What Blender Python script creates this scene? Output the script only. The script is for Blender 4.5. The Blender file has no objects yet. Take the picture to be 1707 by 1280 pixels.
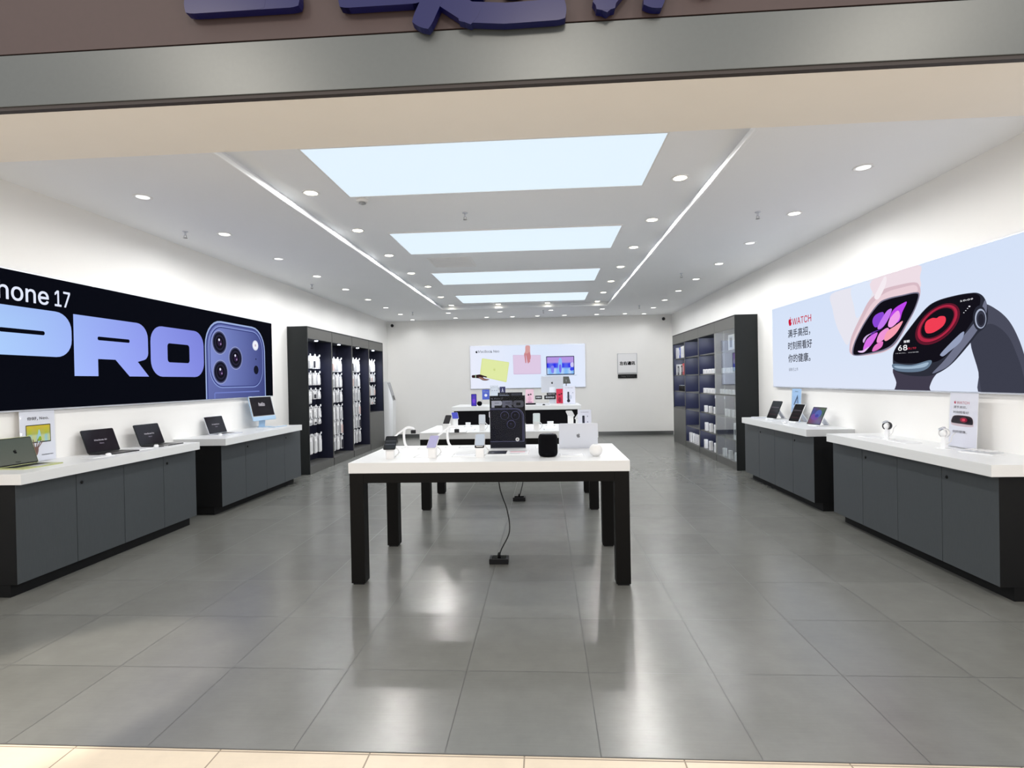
import bpy, math, random, os
from math import sin, cos, pi, radians, sqrt
from mathutils import Vector, Matrix
from mathutils.geometry import tessellate_polygon

random.seed(7)
SC = bpy.context.scene
COL = SC.collection

# ------------------------------------------------------------------ camera
FPX, YAW, PITCH, ROLL, CAMH = 908.207, 0.060066, -0.00614, -0.019033, 1.4333
_d = Vector((-sin(YAW)*cos(PITCH), cos(YAW)*cos(PITCH), sin(PITCH)))
_r0 = Vector((cos(YAW), sin(YAW), 0)); _u0 = _r0.cross(_d)
_r = _r0*cos(ROLL) + _u0*sin(ROLL); _u = -_r0*sin(ROLL) + _u0*cos(ROLL)
cam_d = bpy.data.cameras.new('camera'); cam = bpy.data.objects.new('camera', cam_d); COL.objects.link(cam)
cam_d.sensor_width = 36; cam_d.lens = FPX/1707*36; cam_d.clip_start = .05; cam_d.clip_end = 100
cam.matrix_world = Matrix(((_r.x, _u.x, -_d.x, 0), (_r.y, _u.y, -_d.y, 0), (_r.z, _u.z, -_d.z, CAMH), (0, 0, 0, 1)))
SC.camera = cam

def hit(px, py, axis, val):
    """world point where the sight line through a photo pixel meets a plane (used to measure flat artwork)"""
    v = _d + _r*((px-853.5)/FPX) - _u*((py-640)/FPX)
    k = 'XYZ'.index(axis); c = (0, 0, CAMH)
    t = (val-c[k])/v[k]
    return Vector((v.x*t, v.y*t, CAMH+v.z*t))

# ------------------------------------------------------------------ look, world, mall light
EXPO = .70
SC.view_settings.view_transform = 'Standard'; SC.view_settings.look = 'None'
SC.view_settings.exposure = EXPO; SC.view_settings.gamma = 1; SC.view_settings.use_curve_mapping = False
SPOT_W = 29.0
PANEL_L = .98/2**EXPO
MALL_W = 36.0
w = bpy.data.worlds.new('world'); SC.world = w; w.use_nodes = True
w.node_tree.nodes['Background'].inputs[0].default_value = (1.0, .984, .972, 1)
w.node_tree.nodes['Background'].inputs[1].default_value = .72
SC.cycles.max_bounces = 10; SC.cycles.diffuse_bounces = 5; SC.cycles.glossy_bounces = 4; SC.cycles.transparent_max_bounces = 16
SC.cycles.use_denoising = True
SC.cycles.sample_clamp_indirect = 6
SC.cycles.caustics_reflective = False; SC.cycles.caustics_refractive = False

def lamp(name, typ, loc, energy, color=(1, 1, 1), rot=(0, 0, 0), parent=None, **kw):
    l = bpy.data.lights.new(name, typ); l.energy = energy; l.color = color
    for k, v in kw.items(): setattr(l, k, v)
    o = bpy.data.objects.new(name, l); COL.objects.link(o); o.location = loc; o.rotation_euler = rot
    if parent: o.parent = parent
    return o
for i, (mx, my) in enumerate(((-3.2, -1.6), (0.2, -2.0), (3.4, -1.6))):
    lamp('mall_ceiling_lamp', 'AREA', (mx, my, 4.6), MALL_W, (1, .88, .77), (radians(32), 0, 0), shape='DISK', size=.9)

lamp('mall_spot_lamp', 'SPOT', (-3.9, -.2, 4.4), 620, (1, .90, .78), (Vector((-2.40, 2.40, 0))-Vector((-3.9, -.2, 4.4))).to_track_quat('-Z', 'Y').to_euler(), spot_size=radians(16), spot_blend=.45, shadow_soft_size=.03)

# ------------------------------------------------------------------ colours and materials
def lin(c): 
    c = c/255.0
    return c/12.92 if c <= .04045 else ((c+.055)/1.055)**2.4
def C(r, g, b): return (lin(r), lin(g), lin(b), 1)

MATS = {}
def mat(name, rgb, rough=.5, metal=0, coat=0, trans=0, emis=None, es=0, noise=0, nscale=8, stretch=(1, 1, 1), bump=0, alpha=1, spec=.5, ior=1.5):
    m = bpy.data.materials.new(name); m.use_nodes = True; MATS[name] = m
    nt = m.node_tree; b = nt.nodes['Principled BSDF']
    b.inputs['Base Color'].default_value = C(*rgb); b.inputs['Roughness'].default_value = rough
    b.inputs['Metallic'].default_value = metal; b.inputs['Coat Weight'].default_value = coat
    b.inputs['Transmission Weight'].default_value = trans; b.inputs['Alpha'].default_value = alpha
    b.inputs['Specular IOR Level'].default_value = spec; b.inputs['IOR'].default_value = ior
    if emis: b.inputs['Emission Color'].default_value = C(*emis); b.inputs['Emission Strength'].default_value = es
    if noise or bump:
        tc = nt.nodes.new('ShaderNodeTexCoord'); mp = nt.nodes.new('ShaderNodeMapping'); n = nt.nodes.new('ShaderNodeTexNoise')
        mp.inputs['Scale'].default_value = stretch; n.inputs['Scale'].default_value = nscale; n.inputs['Detail'].default_value = 5
        nt.links.new(tc.outputs['Object'], mp.inputs[0]); nt.links.new(mp.outputs[0], n.inputs['Vector'])
        if noise:
            mx = nt.nodes.new('ShaderNodeMix'); mx.data_type = 'RGBA'
            c = C(*rgb); mx.inputs['A'].default_value = tuple(max(0, v*(1-noise)) for v in c[:3])+(1,)
            mx.inputs['B'].default_value = tuple(min(1, v*(1+noise)) for v in c[:3])+(1,)
            nt.links.new(n.outputs['Fac'], mx.inputs['Factor']); nt.links.new(mx.outputs['Result'], b.inputs['Base Color'])
        if bump:
            bp = nt.nodes.new('ShaderNodeBump'); bp.inputs['Strength'].default_value = bump; bp.inputs['Distance'].default_value = .002
            nt.links.new(n.outputs['Fac'], bp.inputs['Height']); nt.links.new(bp.outputs[0], b.inputs['Normal'])
    return m

mat('wall_paint', (246, 245, 243), .55, noise=.02, nscale=3)
mat('ceiling_paint', (247, 249, 252), .6, noise=.015, nscale=2)
mat('laminate', (228, 230, 231), .32, noise=.03, nscale=3, stretch=(1, 30, 30))
mat('laminate_wall', (230, 232, 233), .32, noise=.03, nscale=3, stretch=(30, 1, 30))
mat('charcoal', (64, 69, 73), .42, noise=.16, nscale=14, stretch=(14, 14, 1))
mat('charcoal_shaded', (16, 17, 19), .6, spec=.2, noise=.12, nscale=14, stretch=(14, 14, 1))  # darker charcoal: shade in the gaps between cabinets put into the colour
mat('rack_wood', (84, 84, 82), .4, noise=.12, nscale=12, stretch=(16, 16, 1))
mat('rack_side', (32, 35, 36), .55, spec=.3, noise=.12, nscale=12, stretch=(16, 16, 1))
mat('navy_dark', (26, 28, 46), .38, noise=.12, nscale=10, stretch=(14, 14, 1))
mat('navy_panel', (42, 47, 80), .38, noise=.12, nscale=10, stretch=(14, 14, 1))
mat('table_wood', (11, 10, 9), .55, spec=.15, noise=.15, nscale=12, stretch=(1, 1, 8))
mat('desk_black', (6, 6, 12), .5, spec=.12)
mat('lock', (20, 20, 20), .3, metal=.6)
mat('steel', (92, 96, 96), .36, metal=.5, noise=.05, nscale=60, stretch=(1, 1, 1))
mat('slot', (45, 38, 36), .6)
mat('fascia_brown', (64, 50, 49), .6, noise=.08, nscale=40)
mat('soffit', (236, 233, 229), .55, noise=.02, nscale=6)
mat('letter_blue', (12, 15, 74), .3, spec=.4)
mat('skirting', (120, 122, 122), .22, metal=.7)
mat('white_plastic', (238, 238, 238), .35)
mat('white_gloss', (245, 246, 248), .15)
mat('grey_plastic', (150, 152, 154), .4)
mat('dark_plastic', (16, 16, 19), .4, spec=.25)
mat('black_gloss', (8, 8, 10), .08)
mat('screen_dark', (20, 16, 26), .07, coat=.5)
mat('speaker_mesh', (5, 5, 10), .8, spec=.1, bump=.6, nscale=180)
mat('speaker_white', (232, 232, 232), .75, bump=.6, nscale=180)
mat('aluminium', (212, 216, 226), .35, metal=.25)
mat('space_grey', (100, 103, 100), .3, metal=.6)
mat('midnight', (28, 26, 32), .3, metal=.3)
mat('citrus', (186, 192, 132), .4, metal=.2)
mat('sky_blue', (172, 202, 230), .35, metal=.3)
mat('card', (238, 238, 240), .5)
mat('card_grey', (188, 190, 194), .5)
mat('card_pink', (216, 190, 186), .5)
mat('card_dark', (44, 44, 56), .5)
mat('card_red', (205, 60, 72), .5)
mat('card_blue', (70, 92, 190), .5)
mat('cable_black', (12, 12, 14), .5)
mat('cable_white', (225, 225, 225), .45)
mat('band_black', (44, 46, 50), .5)
mat('shelf_edge', (150, 150, 156), .35)
mat('paper', (244, 245, 247), .45)
mat('diffuser', (70, 72, 75), .6, emis=(224, 240, 253), es=PANEL_L)
mat('lens_warm', (255, 250, 235), .4, emis=(255, 246, 222), es=5.0)
mat('lens_cool', (255, 255, 250), .4, emis=(252, 250, 242), es=2.2)
mat('lens_dim', (240, 242, 245), .4, emis=(245, 248, 252), es=.55)
mat('led', (255, 255, 255), .4, emis=(225, 232, 255), es=7)
def glass_mat(name, tint, amount, base, power=3):
    m = bpy.data.materials.new(name); m.use_nodes = True; MATS[name] = m
    nt = m.node_tree; nt.nodes.remove(nt.nodes['Principled BSDF']); out = nt.nodes['Material Output']
    t = nt.nodes.new('ShaderNodeBsdfTransparent'); t.inputs[0].default_value = tint
    g = nt.nodes.new('ShaderNodeBsdfGlossy'); g.inputs['Roughness'].default_value = .02
    f = nt.nodes.new('ShaderNodeLayerWeight'); f.inputs[0].default_value = .5
    p = nt.nodes.new('ShaderNodeMath'); p.operation = 'POWER'; p.inputs[1].default_value = power
    q = nt.nodes.new('ShaderNodeMath'); q.operation = 'MULTIPLY_ADD'; q.inputs[1].default_value = amount; q.inputs[2].default_value = base
    mx = nt.nodes.new('ShaderNodeMixShader')
    nt.links.new(f.outputs['Facing'], p.inputs[0]); nt.links.new(p.outputs[0], q.inputs[0]); nt.links.new(q.outputs[0], mx.inputs[0])
    nt.links.new(t.outputs[0], mx.inputs[1]); nt.links.new(g.outputs[0], mx.inputs[2]); nt.links.new(mx.outputs[0], out.inputs[0])
glass_mat('acrylic', (.97, .975, .98, 1), .2, .006)
glass_mat('cabinet_glass', (.92, .95, .96, 1), .95, .02)
def art_mats():
    for name, es in (('art_lit', 1.0/2**EXPO), ('art_print', 0.0), ('art_screen', .75/2**EXPO)):
        m = bpy.data.materials.new(name); m.use_nodes = True; MATS[name] = m
        nt = m.node_tree; b = nt.nodes['Principled BSDF']
        a = nt.nodes.new('ShaderNodeVertexColor'); a.layer_name = 'Col'
        if es:
            b.inputs['Base Color'].default_value = (.0012, .0012, .0014, 1); nt.links.new(a.outputs[0], b.inputs['Emission Color'])
            b.inputs['Emission Strength'].default_value = es
            b.inputs['Roughness'].default_value = .5 if name == 'art_lit' else .1; b.inputs['Specular IOR Level'].default_value = 0 if name == 'art_lit' else .35
        else:
            nt.links.new(a.outputs[0], b.inputs['Base Color']); b.inputs['Roughness'].default_value = .4; b.inputs['Specular IOR Level'].default_value = .12
art_mats()
def tile_mat(name, base, size, ox, oy, grout, rough, var, gw, spec=.5, shape2=None, nscale=5):
    m = bpy.data.materials.new(name); m.use_nodes = True; MATS[name] = m
    nt = m.node_tree; b = nt.nodes['Principled BSDF']; N = nt.nodes.new; L = nt.links.new
    geo = N('ShaderNodeNewGeometry'); sep = N('ShaderNodeSeparateXYZ'); L(geo.outputs['Position'], sep.inputs[0])
    def M(op, a, bb=None):
        n = N('ShaderNodeMath'); n.operation = op
        for i, v in enumerate((a, bb)):
            if v is None: continue
            if isinstance(v, (int, float)): n.inputs[i].default_value = v
            else: L(v, n.inputs[i])
        return n.outputs[0]
    sx, sy = size
    ux = M('DIVIDE', M('SUBTRACT', sep.outputs[0], ox), sx); uy = M('DIVIDE', M('SUBTRACT', sep.outputs[1], oy), sy)
    fx = M('ABSOLUTE', M('SUBTRACT', M('FRACT', ux), .5)); fy = M('ABSOLUTE', M('SUBTRACT', M('FRACT', uy), .5))
    gx = M('GREATER_THAN', fx, .5-gw/sx); gy = M('GREATER_THAN', fy, .5-gw/sy)
    g = M('MAXIMUM', gx, gy)
    cx = N('ShaderNodeCombineXYZ'); L(M('FLOOR', ux), cx.inputs[0]); L(M('FLOOR', uy), cx.inputs[1])
    wn = N('ShaderNodeTexWhiteNoise'); L(cx.outputs[0], wn.inputs[0])
    n1 = N('ShaderNodeTexNoise'); n1.inputs['Scale'].default_value = nscale; n1.inputs['Detail'].default_value = 8; n1.inputs['Roughness'].default_value = .65
    L(geo.outputs['Position'], n1.inputs['Vector'])
    mp = N('ShaderNodeMapping'); mp.inputs['Scale'].default_value = (3, 50, 1); L(geo.outputs['Position'], mp.inputs[0])
    n2 = N('ShaderNodeTexNoise'); n2.inputs['Scale'].default_value = 2; n2.inputs['Detail'].default_value = 4; L(mp.outputs[0], n2.inputs['Vector'])
    f = M('ADD', M('MULTIPLY', wn.outputs[0], .35), M('ADD', M('MULTIPLY', n1.outputs[0], .85), M('MULTIPLY', n2.outputs[0], .25)))
    mx = N('ShaderNodeMix'); mx.data_type = 'RGBA'; L(M('MULTIPLY', f, .8), mx.inputs['Factor'])
    c = C(*base); mx.inputs['A'].default_value = tuple(v*(1-var) for v in c[:3])+(1,); mx.inputs['B'].default_value = tuple(v*(1+var) for v in c[:3])+(1,)
    m2 = N('ShaderNodeMix'); m2.data_type = 'RGBA'; L(M('MULTIPLY', g, .75), m2.inputs['Factor']); L(mx.outputs['Result'], m2.inputs['A']); m2.inputs['B'].default_value = C(*grout)
    L(m2.outputs['Result'], b.inputs['Base Color'])
    L(M('ADD', M('MULTIPLY', n1.outputs[0], .10), M('ADD', M('MULTIPLY', g, .25), rough)), b.inputs['Roughness'])
    b.inputs['Specular IOR Level'].default_value = spec
    bp = N('ShaderNodeBump'); bp.inputs['Strength'].default_value = .35; bp.inputs['Distance'].default_value = .002
    L(M('ADD', M('SUBTRACT', 1.0, g), M('MULTIPLY', n1.outputs[0], .03)), bp.inputs['Height']); L(bp.outputs[0], b.inputs['Normal'])
tile_mat('floor_tile', (116, 117, 113), (.6, .6), -1.0125, 2.672, (50, 50, 50), .20, .26, .0022, spec=.9)
tile_mat('mall_stone', (226, 212, 190), (.6, .6), -.704, 2.06, (120, 104, 88), .35, .16, .003, nscale=9)

# ------------------------------------------------------------------ mesh helpers
class MB:
    """collects shapes; build() links them as ONE mesh object"""
    def __init__(self, m=None): self.v = []; self.f = []; self.mi = []; self.m = m or Matrix(); self.mats = []; self.sm = []
    def _add(self, vs, fs, mt, smooth=False):
        k = len(self.v); self.v += [tuple(self.m @ Vector(p)) for p in vs]
        if mt not in self.mats: self.mats.append(mt)
        for f in fs: self.f.append([k+i for i in f]); self.mi.append(self.mats.index(mt)); self.sm.append(smooth)
        return self
    def box(self, x0, y0, z0, x1, y1, z1, mt):
        vs = [(x0, y0, z0), (x1, y0, z0), (x1, y1, z0), (x0, y1, z0), (x0, y0, z1), (x1, y0, z1), (x1, y1, z1), (x0, y1, z1)]
        return self._add(vs, [(0, 3, 2, 1), (4, 5, 6, 7), (0, 1, 5, 4), (1, 2, 6, 5), (2, 3, 7, 6), (3, 0, 4, 7)], mt)
    def prism(self, pts, z0, z1, mt, axis='Z', smooth=False):
        """polygon of 2D points extruded along an axis; pts are (x,y), (x,z) or (y,z)"""
        def P(a, b, h): return (a, b, h) if axis == 'Z' else ((a, h, b) if axis == 'Y' else (h, a, b))
        n = len(pts); vs = [P(a, b, z0) for a, b in pts]+[P(a, b, z1) for a, b in pts]
        tris = tessellate_polygon([[Vector((a, b, 0)) for a, b in pts]])
        self._add(vs, [tuple(t) for t in tris]+[tuple(i+n for i in reversed(t)) for t in tris], mt)
        return self._add(vs, [(i, (i+1) % n, (i+1) % n+n, i+n) for i in range(n)], mt, smooth)
    def lathe(self, prof, mt, n=28, c=(0, 0), smooth=True):
        """prof: list of (radius, z)"""
        vs = []; fs = []
        for r, z in prof:
            for i in range(n): a = 2*pi*i/n; vs.append((c[0]+r*cos(a), c[1]+r*sin(a), z))
        for j in range(len(prof)-1):
            for i in range(n): fs.append((j*n+i, j*n+(i+1) % n, (j+1)*n+(i+1) % n, (j+1)*n+i))
        fs.append(tuple(reversed(range(n)))); fs.append(tuple((len(prof)-1)*n+i for i in range(n)))
        return self._add(vs, fs, mt, smooth)
    def tube(self, pts, r, mt, n=8):
        pts = [Vector(p) for p in pts]; vs = []; fs = []; up = None
        for i, p in enumerate(pts):
            t = (pts[min(i+1, len(pts)-1)]-pts[max(i-1, 0)]).normalized()
            if up is None: up = t.orthogonal().normalized()
            up = (up-t*up.dot(t)).normalized(); s = t.cross(up)
            for k in range(n): a = 2*pi*k/n; vs.append(tuple(p+(up*cos(a)+s*sin(a))*r))
        for i in range(len(pts)-1):
            for k in range(n): fs.append((i*n+k, i*n+(k+1) % n, (i+1)*n+(k+1) % n, (i+1)*n+k))
        fs.append(tuple(reversed(range(n)))); fs.append(tuple((len(pts)-1)*n+i for i in range(n)))
        return self._add(vs, fs, mt, True)
    def build(self, name, parent=None, bevel=0, loc=None, rz=0):
        me = bpy.data.meshes.new(name); me.from_pydata(self.v, [], self.f)
        for mt in self.mats: me.materials.append(MATS[mt])
        for i, p in enumerate(me.polygons): p.material_index = self.mi[i]; p.use_smooth = self.sm[i]
        me.validate(); me.update()
        o = bpy.data.objects.new(name, me); COL.objects.link(o)
        if parent: o.parent = parent
        if loc: o.location = loc
        if rz: o.rotation_euler.z = rz
        if bevel:
            b = o.modifiers.new('edge', 'BEVEL'); b.width = bevel; b.segments = 2; b.limit_method = 'ANGLE'; b.angle_limit = radians(40)
        return o

def spline(pts, k=6, closed=True):
    out = []; n = len(pts)
    rng = range(n) if closed else range(n-1)
    for i in rng:
        if closed: p = [Vector(pts[(i+j) % n]) for j in (-1, 0, 1, 2)]
        else: p = [Vector(pts[min(max(i+j, 0), n-1)]) for j in (-1, 0, 1, 2)]
        for s in range(k):
            t = s/k
            out.append(tuple(.5*((2*p[1])+(-p[0]+p[2])*t+(2*p[0]-5*p[1]+4*p[2]-p[3])*t*t+(-p[0]+3*p[1]-3*p[2]+p[3])*t**3)))
    if not closed: out.append(tuple(pts[-1]))
    return out
def rpoly(pts, k=7):
    """polygon with per-corner radius: pts (x, y, r)"""
    out = []; n = len(pts)
    for i in range(n):
        p = Vector(pts[i][:2]); r = pts[i][2] if len(pts[i]) > 2 else 0
        if not r: out.append(tuple(p)); continue
        a = (Vector(pts[i-1][:2])-p); b = (Vector(pts[(i+1) % n][:2])-p)
        r = min(r, a.length*.499, b.length*.499); a = p+a.normalized()*r; b = p+b.normalized()*r
        kk = .44
        for s in range(k+1):
            t = s/k; c1 = p+(a-p)*kk; c2 = p+(b-p)*kk
            q = a*(1-t)**3+c1*3*t*(1-t)**2+c2*3*t*t*(1-t)+b*t**3
            out.append(tuple(q))
    return out
def rrect(x0, y0, x1, y1, r, k=7): return rpoly([(x0, y0, r), (x1, y0, r), (x1, y1, r), (x0, y1, r)], k)
def ell(cx, cy, rx, ry=None, n=28, rot=0):
    ry = rx if ry is None else ry
    return [(cx+rx*cos(a)*cos(rot)-ry*sin(a)*sin(rot), cy+rx*cos(a)*sin(rot)+ry*sin(a)*cos(rot)) for a in (2*pi*i/n for i in range(n))]

_FONTS = {}
def font(which):
    if which not in _FONTS:
        f = None
        try:
            p = os.path.join(bpy.utils.system_resource('DATAFILES', path='fonts'), {'sans': 'Inter.woff2', 'cjk': 'Noto Sans CJK Regular.woff2'}[which])
            f = bpy.data.fonts.load(p, check_existing=True)
        except Exception: f = None
        _FONTS[which] = f
    return _FONTS[which]
_TX = {}
def text_geo(s, weight=0.0, fnt='sans', extrude=0, spacing=1.0):
    """letters as flat triangles in a unit-high frame: (verts, faces, bbox)"""
    key = (s, fnt, extrude, spacing)
    if key in _TX: return _TX[key]
    cu = bpy.data.curves.new('t', 'FONT'); cu.body = s; cu.size = 1; cu.extrude = extrude; cu.resolution_u = 4; cu.space_character = spacing
    f = font(fnt)
    if f: cu.font = f
    o = bpy.data.objects.new('t', cu); COL.objects.link(o); bpy.context.view_layer.update()
    me = bpy.data.meshes.new_from_object(o.evaluated_get(bpy.context.evaluated_depsgraph_get()))
    vs = [tuple(v.co) for v in me.vertices]; fs = [tuple(p.vertices) for p in me.polygons]
    bpy.data.objects.remove(o); bpy.data.meshes.remove(me); bpy.data.curves.remove(cu)
    xs = [v[0] for v in vs] or [0, 1]; ys = [v[1] for v in vs] or [0, 1]
    _TX[key] = (vs, fs, (min(xs), min(ys), max(xs), max(ys)))
    return _TX[key]

class Art:
    """flat printed shapes in (u, v) metres, stacked in thin ink layers; fr maps (u, v, lift) to object space"""
    def __init__(self, fr, step=.0004): self.fr = fr; self.v = []; self.f = []; self.c = []; self.n = 0; self.step = step; self.clip = None
    def _lift(self): self.n += 1; return self.n*self.step
    def poly(self, pts, col, holes=(), lift=None):
        h = self._lift() if lift is None else lift
        if self.clip:
            a, b, c, d = self.clip; pts = [(min(max(p[0], a), c), min(max(p[1], b), d)) for p in pts]
        loops = [list(pts)]+[list(x) for x in holes]; flat = [p for l in loops for p in l]
        tris = tessellate_polygon([[Vector((p[0], p[1], 0)) for p in l] for l in loops])
        k = len(self.v)
        for p in flat:
            self.v.append(tuple(self.fr(p[0], p[1], h))); cc = col(p[0], p[1]) if callable(col) else col; self.c.append(C(*cc))
        self.f += [tuple(k+i for i in t) for t in tris]
    def rect(self, x0, y0, x1, y1, col, r=0): self.poly(rrect(x0, y0, x1, y1, r) if r else [(x0, y0), (x1, y0), (x1, y1), (x0, y1)], col)
    def grid(self, x0, y0, x1, y1, col, nx=10, ny=8):
        h = self._lift(); k = len(self.v)
        for j in range(ny+1):
            for i in range(nx+1):
                a = x0+(x1-x0)*i/nx; b = y0+(y1-y0)*j/ny; self.v.append(tuple(self.fr(a, b, h))); self.c.append(C(*col(a, b)))
        for j in range(ny):
            for i in range(nx): q = k+j*(nx+1)+i; self.f.append((q, q+1, q+nx+2, q+nx+1))
    def text(self, s, x0, y0, x1=None, y1=None, col=(0, 0, 0), weight=0, fnt='sans', xr=None, spacing=1.0):
        """bottom-left x0,y0; fit to x1 and/or y1; xr = right edge when only the height is given"""
        vs, fs, (a, b, c, d) = text_geo(s, weight, fnt, 0, spacing)
        sy = (y1-y0)/max(d-b, 1e-6) if y1 is not None else None; sx = (x1-x0)/max(c-a, 1e-6) if x1 is not None else None
        sx = sx or sy; sy = sy or sx
        if xr is not None: x0 = xr-(c-a)*sx
        wt = weight*sy*.9
        for ox, oy in ([(0, 0)] if not weight else [(wt*cos(i*pi/3), wt*sin(i*pi/3)) for i in range(6)]):
            h = self._lift() if ox == wt or not weight else self.n*self.step; k = len(self.v)
            for v in vs:
                self.v.append(tuple(self.fr(x0+(v[0]-a)*sx+ox, y0+(v[1]-b)*sy+oy, h))); self.c.append(C(*col))
            self.f += [tuple(k+i for i in f) for f in fs]
    def build(self, name, parent, mt='art_print'):
        me = bpy.data.meshes.new(name); me.from_pydata(self.v, [], self.f)
        at = me.color_attributes.new('Col', 'FLOAT_COLOR', 'POINT'); at.data.foreach_set('color', [x for c in self.c for x in c])
        me.materials.append(MATS[mt]); me.update()
        o = bpy.data.objects.new(name, me); COL.objects.link(o)
        if parent: o.parent = parent
        return o

def apple(art, x, y, h, col):
    body = [(.50, .03), (.62, 0), (.74, .04), (.85, .17), (.92, .28), (.80, .38), (.755, .52), (.80, .63), (.89, .69), (.80, .78), (.68, .80), (.50, .745),
            (.34, .80), (.18, .76), (.08, .62), (.07, .45), (.13, .25), (.24, .08), (.36, 0)]
    art.poly([(x+(a-.5)*h*.95, y+b*h) for a, b in spline(body, 4)], col)
    art.poly([(x+(a-.5)*h*.95, y+b*h) for a, b in spline([(.50, .81), (.51, .92), (.60, 1.0), (.68, 1.02), (.67, .92), (.58, .83)], 3)], col)

def pro(art, x0, y0, sx, sy, colf):
    """the wide rounded PRO letters; drawn in a 2.70 x 0.53 frame"""
    T = lambda pts: [(x0+a*sx, y0+b*sy) for a, b in pts]
    art.poly(T(rpoly([(0, 0), (.245, 0), (.245, .155), (.88, .155, .15), (.88, .53, .15), (0, .53)])), colf, [T(rrect(.26, .325, .63, .358, .015))])
    art.poly(T(rpoly([(.90, 0), (1.15, 0), (1.15, .155), (1.35, .155), (1.52, 0), (1.78, 0), (1.63, .145), (1.775, .18, .06), (1.775, .53, .15), (.90, .53)])), colf, [T(rrect(1.15, .325, 1.53, .358, .015))])
    art.poly(T(rrect(1.81, 0, 2.68, .53, .17)), colf, [T(rrect(2.06, .155, 2.42, .36, .035))])

def camera_lens(art, x, y, r, sy=1):
    for k, c in ((1.0, (150, 160, 205)), (.93, (70, 74, 112)), (.82, (22, 24, 38)), (.62, (40, 38, 58)), (.5, (18, 18, 28)), (.3, (46, 34, 62))):
        art.poly(ell(x, y, r*k, r*k*sy), c)
    art.poly(ell(x-.08*r, y+.22*r*sy, r*.11, r*.11*sy, 12), (225, 225, 245)); art.poly(ell(x+.12*r, y-.12*r*sy, r*.09, r*.09*sy, 12), (150, 120, 170))

# ------------------------------------------------------------------ scene bookkeeping
def tag(o, label=None, cat=None, group=None, kind=None):
    if label: o['label'] = label
    if cat: o['category'] = cat
    if group: o['group'] = group
    if kind: o['kind'] = kind
    return o
def thing(name, label, cat, loc=(0, 0, 0), rz=0, group=None):
    o = bpy.data.objects.new(name, None); COL.objects.link(o); o.location = loc; o.rotation_euler = (0, 0, rz); o.empty_display_size = .05
    return tag(o, label, cat, group)
def struct(name, mb, bevel=0): return tag(mb.build(name, None, bevel), kind='structure')
def kids(o): return [c for c in bpy.data.objects if c.parent == o]
def dup(src, loc, rz, label, group=None, tree=None):
    """copy a thing with its parts and sub-parts"""
    r = src.copy(); COL.objects.link(r); r.location = loc; r.rotation_euler = (0, 0, rz); r['label'] = label
    if group: r['group'] = group
    def rec(a, b):
        for ch in list(a.children):
            c = ch.copy(); COL.objects.link(c); c.parent = b; rec(ch, c)
    rec(src, r)
    return r
def upd(): bpy.context.view_layer.update()
ORD = ['', 'first', 'second', 'third', 'fourth', 'fifth', 'sixth', 'seventh', 'eighth', 'ninth', 'tenth', 'eleventh', 'twelfth']

# ------------------------------------------------------------------ the room
XL, XR, YF, YB, H, HT = -4.07, 3.23, 2.07, 14.0, 3.03, 3.10
XC = -.415
struct('floor', MB().box(XL-.1, YF, -.1, XR+.1, YB+.1, 0, 'floor_tile'))
struct('floor_mall', MB().box(-8, -4, -.1, 8, YF, -.002, 'mall_stone'))
struct('wall_left', MB().box(XL-.1, YF, 0, XL, YB, H+.25, 'wall_paint'))
struct('wall_right', MB().box(XR, YF, 0, XR+.1, YB, H+.25, 'wall_paint'))
struct('wall_back', MB().box(XL-.1, YB, 0, XR+.1, YB+.1, H+.25, 'wall_paint'))
struct('baseboard_back', MB().box(XL, YB-.012, 0, XR, YB, .09, 'skirting'), .002)
TX0, TX1, TY1 = XC-1.83, XC+1.83, 11.92
cm = MB()
cm.box(XL-.1, 2.3, H, TX0, YB+.1, H+.2, 'ceiling_paint').box(TX1, 2.3, H, XR+.1, YB+.1, H+.2, 'ceiling_paint').box(TX0, TY1, H, TX1, YB+.1, H+.2, 'ceiling_paint')
cm.box(TX0-.02, 2.3, HT, TX1+.02, TY1+.02, HT+.15, 'ceiling_paint')
struct('ceiling', cm)
tm = MB()   # small moulding round the raised tray
for (a, b, c, d) in ((TX0, 2.6, TX0+.035, TY1), (TX1-.035, 2.6, TX1, TY1), (TX0, TY1-.035, TX1, TY1)):
    tm.box(a, b, H-.012, c, d, H+.03, 'ceiling_paint')
struct('trim_1', tm, .008)
struct('wall_front', MB().box(-8, YF+.03, 2.575, 8, 2.54, 3.6, 'soffit'))
struct('beam_soffit', MB().box(-8, YF+.03, 2.56, 8, 2.545, 2.58, 'soffit'))
struct('trim_2', MB().box(-8, YF-.0, 2.571, 8, YF+.028, 2.775, 'steel'), .002)
struct('trim_3', MB().box(-8, YF+.005, 2.557, 8, YF+.03, 2.571, 'slot'))
struct('wall_fascia', MB().box(-8, YF+.0, 2.78, 8, YF+.03, 3.9, 'fascia_brown'))
for a, b in ((-8, XL-.1), (XR+.1, 8)):
    struct('wall_mall', MB().box(a, YF, 0, b, 2.5, 2.56, 'soffit'))

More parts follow.
